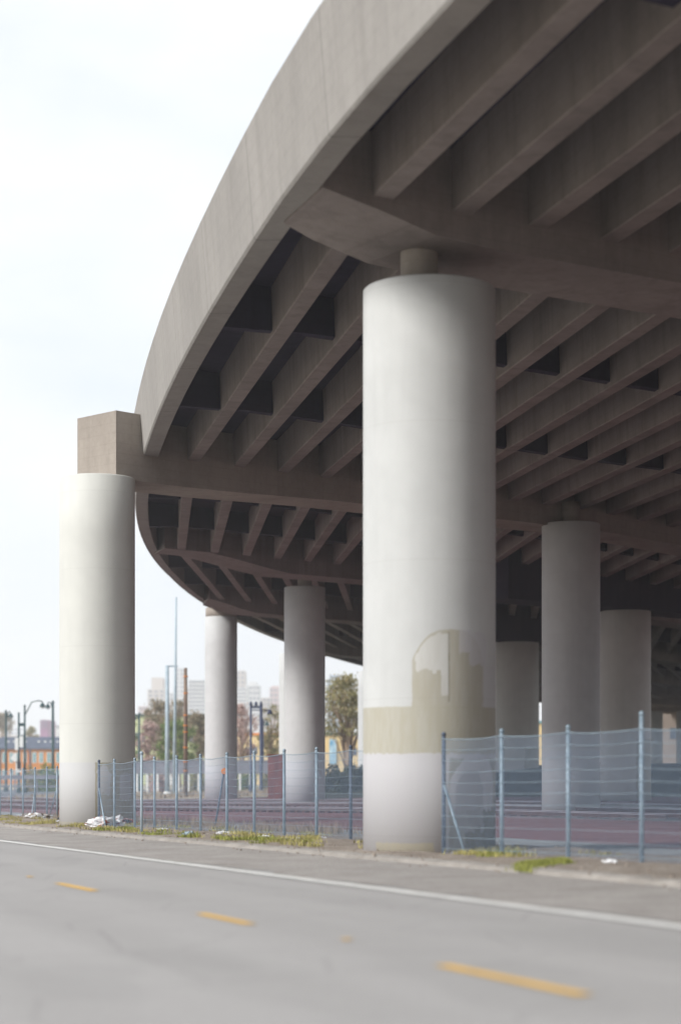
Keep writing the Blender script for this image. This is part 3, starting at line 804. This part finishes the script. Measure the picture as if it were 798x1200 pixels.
# ------------------------------------------------------------------ poles and street lamps in the middle distance
def lamp_head(parent, x, z, r=0.32):
    g = MB(); g.lathe([(0.05, .5), (0.07, .42), (0.14, .36), (r * .8, .18), (r, 0.0), (r * .96, -.03)], 20, (x, 0, z)); g.build('lamp_shade', M_green, parent)
    g = MB(); g.lathe([(r * .8, -.02), (r * .6, -.14), (r * .2, -.2)], 16, (x, 0, z)); g.build('lamp_glass', M_white, parent)
def street_lamp(px, Y, ytop, side, label, r=0.16, mat=None, arm=0.9, grp='street lamps along the back street', rise=0.3):
    p = onground(px, Y); h = (HY - ytop) / F * Y + EYE - p.z
    t = thing('street_lamp', label, 'street lamp', p, 0, grp); mat = mat or M_green
    g = MB(); g.lathe([(r * 1.7, -.3), (r * 1.7, .5), (r * 1.1, .7), (r, 1.2), (r * .7, h)], 16); g.lathe([(r * .9, h), (r * .9, h + .1), (0.03, h + .3)], 12); g.build('pole', mat, t)
    g = MB(); g.tube([(0, 0, h - .9), (side * arm * .4, 0, h - .35 + rise), (side * arm * .8, 0, h - .2 + rise), (side * arm, 0, h - .3 + rise)], 0.06, 8); g.build('arm', mat, t)
    lamp_head(t, side * arm, h - .85 + rise)
    return t
street_lamp(7, 230, 835, 1, 'dark green street lamp farthest left, lamp on its short right arm', arm=.55)
street_lamp(62, 230, 824, -1, 'tall dark green street lamp just left of the cream column', r=.2, arm=.6)
street_lamp(29, 210, 829, 1, 'dark green street lamp with the long curved arm, between two shorter-armed lamps', arm=1.9, r=.14, rise=.9)
# companion post with cross-bars
p = onground(22, 210); h = (HY - 835) / F * 210 + EYE - p.z
t = thing('signal_post', 'dark green post with crossbars and white signs left of the curved-arm lamp', 'post', p)
g = MB(); g.lathe([(.22, -.3), (.2, .6), (.14, 1), (.1, h)], 12); g.build('pole', M_green, t)
for zz in (h - 1.5, h - 2.8): g = MB(); g.box(-.05, .62, -.04, .04, zz, zz + .35); g.build('crossbar', M_green, t)
g = MB(); g.box(-.38, -.02, -.22, -.16, 4.6, 5.9); g.box(.1, .5, -.22, -.16, 4.9, 6.1); g.build('sign_plate', M_white, t)
g = MB(); g.v += [(-.05, -.26, 3.1), (-.9, -.26, 3.7), (-.3, -.26, 4.4), (-.05, -.2, 3.1), (-.9, -.2, 3.7), (-.3, -.2, 4.4)]
g.f += [(0, 1, 2), (5, 4, 3), (0, 3, 4, 1), (1, 4, 5, 2), (2, 5, 3, 0)]; g.m += [0]*5; g.sm += [False]*5
g.box(-.3, .3, -.26, -.2, 2.2, 3.4); g.build('arrow_sign', M_white, t)
g = MB(); g.box(-.1, .25, -.45, -.2, 2.6, 3.4); g.build('signal_box', M_black, t)
street_lamp(118 + 45, 240, 838, -1, 'dark green street lamp peeping out right of the cream column', arm=.6)
# pair of navy lamps joined by a beam
p = onground(294, 190); h = (HY - 826) / F * 190 + EYE - p.z; xd = (306 - 294) / F * 190
t = thing('lamp_gantry', 'navy twin-post lamp frame with small lamps on top, standing between two columns', 'lamp frame', p)
for k in (0, 1):
    g = MB(); g.lathe([(.2, -.3), (.2, .5), (.11 + .06 * k, .9), (.1 + .05 * k, h)], 12, (k * xd, 0, 0)); g.build('post', M_navy, t)
g = MB(); g.box(-.05, xd + .05, -.06, .06, h - .35, h - .12); g.box(-.05, xd + .9, -.05, .05, h - .6, h - .5); g.build('beam', M_navy, t)
for k in (0, .5, 1):
    g = MB(); g.lathe([(.16, 0), (.13, .25), (.04, .42)], 10, (xd * k, 0, h - .1)); g.build('lamp', M_navy, t)
g = MB(); g.lathe([(.3, 0), (.2, .3), (.05, .5)], 12, (xd + .85, 0, h - .95)); g.build('lamp_shade', M_navy, t)
street_lamp(308, 250, 845, 1, 'smaller navy street lamp just right of the navy twin-post frame', mat=M_navy, arm=.5)
# tall thin masts, wooden pole
def mast(px, Y, yt, yb, r0, r1, mat, label, cat='mast', lean=0, extra=None, name='utility_mast'):
    p = onground(px, Y); h = (HY - yt) / F * Y + EYE - p.z
    t = thing(name, label, cat, p)
    g = MB(); g.tube([(0, 0, -.3), (lean * .5, 0, h * .5), (lean, 0, h)], [r0, (r0 + r1) / 2, r1], 14); g.build('pole', mat, t)
    if extra: extra(t, h, lean)
    return t
def foot(t, h, l):
    g = MB(); g.lathe([(.35, 0), (.35, .25), (.22, .4)], 16); g.build('footing', M_white, t)
    g = MB(); g.box(-.05, .95, -.05, .05, h - .15, h); g.build('bracket', M_poleblue, t)
mast(196, 175, 780, 0, .22, .16, M_poleblue, 'shorter of two grey-blue masts, with a bracket at its top', extra=foot)
mast(204, 182, 700, 0, .19, .08, M_poleblue, 'tallest slender grey-blue mast rising to the highway edge', lean=0.2)
def bands(t, h, l):
    for zz in (h * .93, h * .8, h * .63, h * .55, h * .5, h * .38, h * .27, h * .2):
        g = MB(); g.lathe([(.2, 0), (.2, .09)], 12, (0, 0, zz)); g.build('band', M_orange, t)
mast(217.5, 160, 783, 0, .19, .14, M_wood, 'weathered brown wooden pole with orange bands, left of a grey column', 'utility pole', extra=bands, name='utility_pole')

# dark red cabinet
p = onground(322, 132); t = thing('equipment_cabinet', 'dark red-brown metal cabinet beyond the tracks, left of a grey column', 'cabinet', p)
g = MB(); g.box(-.45, .9, -.5, .5, 0, 2.9); g.build('body', M_rust, t, bevel=.03)
g = MB(); g.box(-.52, .97, -.57, .57, 2.9, 3.0); g.build('lid', M_rust, t)
g = MB(); g.box(-.3, .2, -.53, -.503, .3, 2.6); g.box(.27, .77, -.53, -.503, .3, 2.6); g.build('door', M_rust, t)

# platform barrier on white posts
p = onground(158, 200); t = thing('guard_barrier', 'long grey barrier on white posts beside the lot beyond the tracks', 'barrier', p)
L = (336 - 158) / F * 200
M_barr = mottled('barrier_grey', (0.15, 0.15, 0.18), (0.25, 0.24, 0.27), .6, .8)
g = MB(); g.box(0, L, -.1, .1, 2.05, 3.3); g.box(0, L, -.16, .16, 3.3, 3.42); g.build('panel', M_barr, t)
x = 0.1
while x < L:
    g = MB(); g.box(x, x + .22, -.09, .09, 0, 2.05); g.build('post', M_white, t); x += 1.05
p = onground(30, 200); t = thing('guard_barrier', 'dark low metal railing behind the far left fence', 'barrier', (p.x - 14, 198, -.45))
g = MB(); g.box(0, 20, -.06, .06, 1.5, 1.9); g.box(0, 20, -.04, .04, .7, .85); g.build('panel', M_barr, t)
x = 0
while x < 20: g = MB(); g.box(x, x + .12, -.05, .05, 0, 1.5); g.build('post', M_barr, t); x += 2.2

# ------------------------------------------------------------------ trees and shrubs
def leaf_mat(name, c0, c1, c2):
    m, nb, b = base_mat(name, 0.7, 0.25)
    p = world_pos(nb)
    v = nb.vor(p, 2.2, 'F1', 'Color'); bw = nb.node('ShaderNodeRGBToBW'); nb.l.new(v, bw.inputs[0])
    col = nb.ramp(bw.outputs[0], [(0.15, c0), (0.5, c1), (0.85, c2)]); nb.l.new(col, b.inputs['Base Color'])
    tl = nb.node('ShaderNodeBsdfTranslucent'); nb.l.new(col, tl.inputs[0])
    ms = nb.node('ShaderNodeMixShader'); ms.inputs[0].default_value = .3
    nb.l.new(b.outputs[0], ms.inputs[1]); nb.l.new(tl.outputs[0], ms.inputs[2]); nb.l.new(ms.outputs[0], nb.n['Material Output'].inputs[0])
    return m
M_bark = mottled('pale_bark', (0.22, 0.15, 0.10), (0.42, 0.31, 0.22), 4, .9, streak=True)
M_leafO = leaf_mat('olive_brown_leaves', (0.164, 0.136, 0.090), (0.290, 0.254, 0.154), (0.471, 0.362, 0.254))
M_leafG = leaf_mat('bright_green_leaves', (0.072, 0.116, 0.029), (0.160, 0.232, 0.058), (0.290, 0.377, 0.116))
M_leafP = leaf_mat('pinkish_dry_leaves', (0.307, 0.200, 0.181), (0.508, 0.362, 0.326), (0.761, 0.597, 0.544))
M_leafE = leaf_mat('gum_tree_leaves', (0.181, 0.164, 0.073), (0.326, 0.307, 0.128), (0.544, 0.435, 0.254))
M_leafD = leaf_mat('dark_hedge_leaves', (0.02, 0.03, 0.015), (0.045, 0.06, 0.025), (0.09, 0.11, 0.05))
def tree(px, Y, ytop, ybot, wpx, leaf, label, seed, n_clump=46, leafn=70, bare=0.35, name='tree', size=0.17):
    rr = random.Random(seed)
    p = onground(px, Y); H = (HY - ytop) / F * Y + EYE - p.z; hb = max(0.3, (HY - ybot) / F * Y + EYE - p.z); rx = wpx / 2 / F * Y
    t = thing(name, label, 'tree', p, 0, 'trees along the back street')
    tk = MB(); r0 = 0.035 * H + .05
    lean = rr.uniform(-.3, .3)
    spine = [Vector((lean * f * f + .12 * math.sin(f * 5 + seed), .1 * math.cos(f * 4), H * .8 * f)) for f in [i / 8 for i in range(9)]]
    tk.tube(spine, [r0 * (1 - .85 * i / 8) for i in range(9)], 9)
    clumps = []
    for k in range(n_clump):
        f = rr.random() ** .8; z = hb + (H - hb) * f
        q = (z - hb) / (H - hb); wr = rx * (math.sin(math.pi * min(1, q * .85 + .12)) ** .6) * rr.uniform(.25, 1.0)
        a = rr.uniform(0, 6.283); c = Vector((math.cos(a) * wr + lean * q, math.sin(a) * wr * .8, z)); clumps.append(c)
        if k % 3 == 0:
            s0 = spine[min(7, max(1, int(q * 6) + 1))]
            tk.tube([s0, s0.lerp(c, .5) + Vector((0, 0, rr.uniform(-.2, .4))), c], [r0 * .35, r0 * .2, .02], 6)
    tk.build('trunk', M_bark, t)
    vs = []; fs = []
    for c in clumps:
        cr = rx * rr.uniform(.16, .34)
        for _ in range(leafn):
            v = Vector((rr.gauss(0, .5), rr.gauss(0, .5), rr.gauss(0, .42))) * cr
            o_ = c + v; s_ = size * rr.uniform(.6, 1.4)
            nrm = Vector((rr.gauss(0, 1), rr.gauss(0, 1), rr.gauss(0, 1) + .4)).normalized(); a_ = nrm.orthogonal().normalized(); b_ = nrm.cross(a_)
            q = rr.uniform(0, 6.28); a2 = a_ * math.cos(q) + b_ * math.sin(q); b2 = nrm.cross(a2); n = len(vs)
            vs += [tuple(o_ + a2 * s_), tuple(o_ + b2 * s_ * .4), tuple(o_ - a2 * s_), tuple(o_ - b2 * s_ * .4)]; fs.append((n, n+1, n+2, n+3))
    me = bpy.data.meshes.new('crown'); me.from_pydata(vs, [], fs); me.materials.append(leaf)
    o = bpy.data.objects.new('crown', me); C.objects.link(o); o.parent = t
    return t
tree(189, 270, 822, 880, 46, M_leafO, 'dark olive-brown tree right of the cream column, behind the masts', 1, 60, 90)
tree(174, 262, 848, 905, 36, M_leafP, 'pinkish dry feathery tree directly right of the cream column', 2, 50, 70)
tree(209, 300, 823, 872, 36, M_leafO, 'dark narrow tree crown between the masts and the wooden pole', 3, 46, 80)
tree(207, 258, 848, 892, 48, M_leafG, 'bright green bushy tree behind the wooden pole', 4, 60, 90)
tree(231, 268, 838, 892, 46, M_leafO, 'olive tree between the wooden pole and the grey column', 5, 60, 90)
tree(283, 280, 828, 886, 40, M_leafP, 'pinkish brown tree left of the navy lamp frame', 6, 50, 70)
tree(319, 285, 826, 892, 42, M_leafE, 'yellowish gum tree right of the navy lamp frame', 7, 50, 70)
tree(408, 240, 796, 862, 70, M_leafE, 'tall gum tree with pale trunk before the yellow building', 8, 95, 55, size=.2)
tree(150, 300, 845, 895, 30, M_leafG, 'green tree mostly hidden behind the cream column', 9, 40, 70)
tree(252, 300, 834, 890, 26, M_leafO, 'olive tree hidden behind the grey column with the wooden pole at its left', 10, 40, 70)
tree(352, 290, 830, 890, 30, M_leafO, 'olive tree hidden behind the paired grey columns', 11, 40, 70)
tree(4, 600, 838, 856, 24, M_leafO, 'small hazy tree above the orange houses at the far left', 12, 40, 60, size=.35)
tree(38, 560, 852, 872, 16, M_leafE, 'small yellowish tree above the roofline of the orange houses', 13, 30, 50, size=.3)
def shrub(px, Y, ytop, wpx, leaf, label, seed, size=.12):
    rr = random.Random(seed); p = onground(px, Y); z0 = max(p.z, bank_h(p.x, Y) if 128 < Y < 209 and p.x > -4 else p.z); H = (HY - ytop) / F * Y + EYE - z0; rx = wpx / 2 / F * Y
    t = thing('shrub', label, 'shrub', (p.x, p.y, z0), 0, 'shrubs beyond the rail tracks')
    vs = []; fs = []
    for _ in range(2600):
        a = rr.uniform(0, 6.283); q = rr.random() ** .5; z = H * rr.random() * (1 - .5 * q * q)
        k = 1 + .4 * noise.noise(Vector((math.cos(a) * 2, math.sin(a) * 2 + seed, z * 1.5)))
        o_ = Vector((math.cos(a) * rx * q * k, math.sin(a) * rx * .6 * q * k, z * k)); s_ = size * rr.uniform(.5, 1.4)
        nrm = Vector((rr.gauss(0, 1), rr.gauss(0, 1), rr.gauss(0, 1))).normalized(); a2 = nrm.orthogonal().normalized(); b2 = nrm.cross(a2); n = len(vs)
        vs += [tuple(o_ + a2 * s_), tuple(o_ + b2 * s_ * .5), tuple(o_ - a2 * s_), tuple(o_ - b2 * s_ * .5)]; fs.append((n, n+1, n+2, n+3))
    me = bpy.data.meshes.new('foliage'); me.from_pydata(vs, [], fs); me.materials.append(leaf)
    o = bpy.data.objects.new('foliage', me); C.objects.link(o); o.parent = t
    g = MB()
    for k in range(7):
        a = k * .9; g.tube([(0, 0, -.1), (math.cos(a) * rx * .4, math.sin(a) * rx * .3, H * .6)], [.04, .01], 5)
    g.build('stem', M_bark, t); return t
shrub(392, 138, 897, 26, M_leafD, 'dark green shrub under the yellow building, left one', 21)
shrub(412, 136, 895, 28, M_leafD, 'dark green shrub directly left of the nearest column', 22)
shrub(430, 139, 897, 24, M_leafD, 'dark green shrub half hidden by the nearest column', 23)
shrub(54, 225, 893, 26, M_leafG, 'yellow-green shrub before the orange house, left of the cream column', 24)
shrub(36, 226, 898, 22, M_leafE, 'dry yellowish shrub before the orange house under the curved-arm lamp', 25)
shrub(288, 215, 893, 26, M_leafG, 'green shrub at the foot of the navy lamp frame', 26)
shrub(316, 218, 892, 22, M_leafE, 'yellowish shrub behind the dark red cabinet', 27)
shrub(232, 212, 899, 22, M_leafE, 'dry shrub left of the grey column behind the wooden pole', 28)
shrub(186, 208, 900, 20, M_leafP, 'pinkish shrub behind the barrier left of the masts', 29)

# ------------------------------------------------------------------ buildings
M_og = mottled('orange_cladding', (0.50, 0.17, 0.03), (0.64, 0.26, 0.06), .8, .8, streak=True)
M_roof = mottled('slate_roof', (0.05, 0.07, 0.11), (0.09, 0.11, 0.16), .5, .8)
M_teal = mottled('teal_window_glass', (0.10, 0.26, 0.30), (0.20, 0.38, 0.42), .5, .25, spec=.6)
M_green_wall = mottled('pale_green_wall', (0.42, 0.46, 0.25), (0.52, 0.55, 0.33), .1, .9)
M_yel = mottled('warm_yellow_wall', (0.66, 0.50, 0.25), (0.76, 0.60, 0.34), .2, .9)
M_mural = mottled('blue_banner', (0.08, 0.30, 0.50), (0.65, 0.80, 0.85), .8, .8)
M_grn_roof = mottled('dark_green_edge', (0.03, 0.07, 0.05), (0.05, 0.1, 0.08), .3, .8)
M_bei = mottled('beige_facade', (0.50, 0.44, 0.40), (0.58, 0.52, 0.47), .02, .9)
M_wht = mottled('white_facade', (0.60, 0.60, 0.60), (0.68, 0.68, 0.67), .02, .9)
M_pnk = mottled('pinkish_facade', (0.46, 0.33, 0.32), (0.54, 0.40, 0.38), .02, .9)
M_blu = mottled('bluish_facade', (0.26, 0.34, 0.45), (0.34, 0.42, 0.52), .02, .6)
M_win = mottled('dark_window', (0.08, 0.10, 0.14), (0.15, 0.18, 0.23), .05, .4, spec=.5)
M_mag = mottled('purple_board', (0.20, 0.06, 0.16), (0.30, 0.10, 0.24), .1, .8)

def house(px0, px1, Y, ye, yr, label, n, seed):
    rr = random.Random(seed)
    x0, x1 = (px0 - CX) / F * Y, (px1 - CX) / F * Y; g0 = gz(-20)
    he = (HY - ye) / F * Y + EYE - g0; hr = (HY - yr) / F * Y + EYE - g0; wd_ = x1 - x0
    t = thing('town_house', label, 'house', (x0, Y, g0), 0, 'orange town houses behind the far left fence')
    g = MB(); g.box(0, wd_, 0, 9, 0, he); g.build('wall', M_og, t)
    g = MB(); P = [(-.4, -.6, he - .1), (wd_ + .4, -.6, he - .1), (wd_ + .4, 4.5, hr), (-.4, 4.5, hr), (-.4, 9.6, he - .1), (wd_ + .4, 9.6, he - .1)]
    P += [(x, y, z + .3) for x, y, z in P]
    g.v = P; g.f = [(0,1,2,3), (3,2,5,4), (6,9,8,7), (9,10,11,8), (0,6,7,1), (4,5,11,10), (0,3,9,6), (3,4,10,9), (1,7,8,2), (2,8,11,5)]; g.m = [0]*10; g.sm = [False]*10
    ro = g.build('roof', M_roof, t)
    for k in range(4):
        c = MB(); cx_ = wd_ * (.2 + .2 * k); zr_ = he + .2 + (hr - he) * .5; c.box(cx_, cx_ + .45, 2, 2.3, zr_ - .4, zr_ + .38); c.build('vent', M_white, ro)
    for fl in (0, 1):
        for k in range(n):
            cx_ = wd_ * (k + .5) / n + rr.uniform(-.2, .2); z0 = 1.1 + fl * he * .48; ww = wd_ / n * .42; hh = he * .27
            fr = MB(); fr.box(cx_ - ww / 2 - .12, cx_ + ww / 2 + .12, -.08, -.003, z0 - .12, z0 + hh + .12)
            fo = fr.build('window', M_white, t)
            gl = MB(); gl.box(cx_ - ww / 2, cx_ - .05, -.13, -.083, z0, z0 + hh); gl.box(cx_ + .05, cx_ + ww / 2, -.13, -.083, z0, z0 + hh); gl.build('pane', M_teal, fo)
    g = MB(); g.box(-.15, .12, -.25, -.003, 0, he - .2); g.build('downpipe', M_roof, t)
    return t
house(-42, -2, 440, 880, 866, 'orange town house at the very left edge of the photo', 3, 1)
house(0, 34, 440, 878, 865, 'orange town house between the farthest left lamp and the curved-arm lamp', 4, 2)
house(35.5, 72, 438, 878, 865, 'orange town house touching the cream column edge', 4, 3)

def warehouse(px0, px1, Y, yt, wall, label, deep=20, trim=None, band=None):
    x0, x1 = (px0 - CX) / F * Y, (px1 - CX) / F * Y; H = (HY - yt) / F * Y + EYE + .4
    t = thing('warehouse', label, 'building', (x0, Y, -.4)); L = x1 - x0
    g = MB(); g.box(0, L, 0, deep, 0, H); g.build('wall', wall, t)
    g = MB(); g.box(-.2, L + .2, -.3, deep + .3, H, H + .45); g.build('roof', trim or M_grn_roof, t)
    k = 0; x = 3
    while x < L - 3:
        w_ = MB(); w_.box(x, x + 2.2, -.1, -.003, H * .62, H * .76); w_.build('window', M_win, t)
        if k % 3 == 1: w_ = MB(); w_.box(x - .3, x + 3.2, -.12, -.003, 0, 4.0); w_.build('door', M_wht, t)
        k += 1; x += 5.6
    x = .8
    while x < L:
        w_ = MB(); w_.box(x, x + .25, -.2, -.003, 0, H - .01); w_.build('pilaster', wall, t); x += 11.2
    return t
warehouse(140, 262, 400, 840, M_green_wall, 'long pale green warehouse with dark roof edge right of the cream column')
warehouse(270, 335, 380, 862, M_yel, 'low cream building behind the trees at the navy lamp frame', trim=M_orange)
M_brn = mottled('brown_grey_wall', (0.30, 0.25, 0.22), (0.38, 0.32, 0.28), .2, .9)
warehouse(726, 812, 335, 832, M_brn, 'brownish building glimpsed between far columns at the right edge', trim=M_brn)
warehouse(615, 650, 340, 848, M_yel, 'small yellow building in the narrow gap between two shaded columns', trim=M_teal)
t = warehouse(378, 470, 300, 862, M_yel, 'warm yellow building with a blue banner, seen left of the nearest column')
x = (386 - 378) / F * 300
g = MB(); g.box(x, x + 1.05, -.3, -.15, 3.6, 7.4); g.build('banner', M_mural, t)

def tower(px0, px1, yt, Y, mat, label, floors, bays=1, steps=None, ww=.55, wh=.45, depth=30, name='tower_block'):
    x0, x1 = (px0 - CX) / F * Y, (px1 - CX) / F * Y; H = (HY - yt) / F * Y + EYE + .45; L = x1 - x0
    t = thing(name, label, 'tower', (x0, Y, -.45), 0, 'hazy city skyline')
    g = MB(); g.box(0, L, 0, depth, 0, H); g.build('wall', mat, t)
    if steps:
        for (a, b_, hy) in steps:
            g = MB(); g.box((a - CX) / F * Y - x0, (b_ - CX) / F * Y - x0, 4, depth - 4, H, (HY - hy) / F * Y + EYE + .45); g.build('roof_block', mat, t)
    z_lo = (HY - 850) / F * Y; fh = (H - z_lo) / floors; bw = L / bays
    wm = MB(); wm.box(bw * (1 - ww) / 2, bw * (1 + ww) / 2, -.35, -.02, 0, fh * wh)
    first = None
    for r_ in range(floors):
        for c_ in range(bays):
            if first is None: o = first = wm.build('window', M_win, t)
            else: o = first.copy(); C.objects.link(o); o.parent = t
            o.location = (bw * c_, 0, z_lo + fh * r_ + fh * .25)
    return t
YC = 1500
tower(221, 243, 797, 1350, M_wht, 'white tower with a dense grid of square windows, left of the grey column', 12, 8, ww=.6, wh=.5)
tower(173, 193, 808, YC, M_bei, 'stepped beige tower right of the cream column', 9, 3, steps=((177, 190, 794),))
tower(162, 172, 828, YC, M_pnk, 'low pinkish block directly right of the cream column', 5, 2)
tower(192, 204, 812, YC + 80, M_wht, 'pale block between the stepped beige tower and the masts', 9, 2)
tower(205, 216, 783, YC + 200, M_wht, 'tall plain pale tower just left of the wooden pole', 14, 2)
tower(216, 223, 806, YC + 120, M_bei, 'thin pale block behind the grid-window tower', 8, 2)
tower(243, 262, 800, YC + 100, M_bei, 'beige tower hidden behind the grey column', 8, 3)
tower(277, 290, 806, YC - 100, M_wht, 'white block with dark balconies right of the grey column', 11, 1, ww=.9, wh=.3)
tower(276, 287, 786, YC + 150, M_bei, 'pale tall tower behind the balcony block', 12, 2)
tower(288, 304, 803, YC, M_wht, 'broad white tower above the navy lamp frame', 8, 4, steps=((291, 300, 799),))
tower(303, 317, 818, YC + 40, M_bei, 'lower beige block right of the navy lamp frame', 7, 3)
tower(316, 330, 806, YC + 90, M_pnk, 'pinkish tower left of the paired grey columns', 8, 3, steps=((318, 328, 804),))
tower(340, 372, 800, YC + 60, M_wht, 'white tower hidden behind the paired grey columns', 8, 4)
tower(383, 401, 796, YC - 50, M_blu, 'bluish tower above the tall gum tree', 11, 3, steps=((386, 399, 791),))
tower(402, 420, 812, YC + 200, M_wht, 'pale block behind the tall gum tree', 7, 3)
tower(-30, 6, 838, YC, M_wht, 'pale block at the far left edge above the roofs', 4, 5)
tower(54, 70, 850, YC - 300, M_wht, 'white block behind the tall green lamp at left', 3, 3)
tower(47, 56, 844, YC - 400, M_mag, 'purple-fronted block left of the tall green lamp', 4, 2)
tower(8, 44, 862, YC - 200, M_bei, 'low hazy block above the orange roofs', 2, 8)

# pale hills beyond the city
M_hill = mottled('hazy_hill', (0.20, 0.24, 0.20), (0.34, 0.33, 0.28), .004, .95)
g = MB(); secs = []
X = [-3000 + 60 * i for i in range(101)]; Yh = [2500, 2650, 2800, 2950]
for y, k_ in zip(Yh, (0, .6, 1, .7)):
    for x in X: g.v.append((x, y, -1 + k_ * (26 + 26 * noise.noise(Vector((x * .0016, 3, 0))) + 7 * noise.noise(Vector((x * .008, 1, 0))))))
for i in range(3):
    for j in range(100): g.f.append((i*101 + j, i*101 + j+1, (i+1)*101 + j+1, (i+1)*101 + j)); g.m.append(0); g.sm.append(True)
tag(g.build('hills', M_hill), kind='structure')

# ------------------------------------------------------------------ haze
HAZE = True
if HAZE:
    m = bpy.data.materials.new('haze_air'); m.use_nodes = True; nb = NB(m.node_tree); nb.n.clear()
    v = nb.node('ShaderNodeVolumePrincipled'); v.inputs['Color'].default_value = (0.93, 0.96, 1, 1); v.inputs['Density'].default_value = 0.00045
    ou = nb.node('ShaderNodeOutputMaterial'); nb.l.new(v.outputs[0], ou.inputs['Volume'])
    g = MB(); g.box(-3300, 3300, -450, 3300, -2.5, 140); tag(g.build('haze', m), kind='stuff')
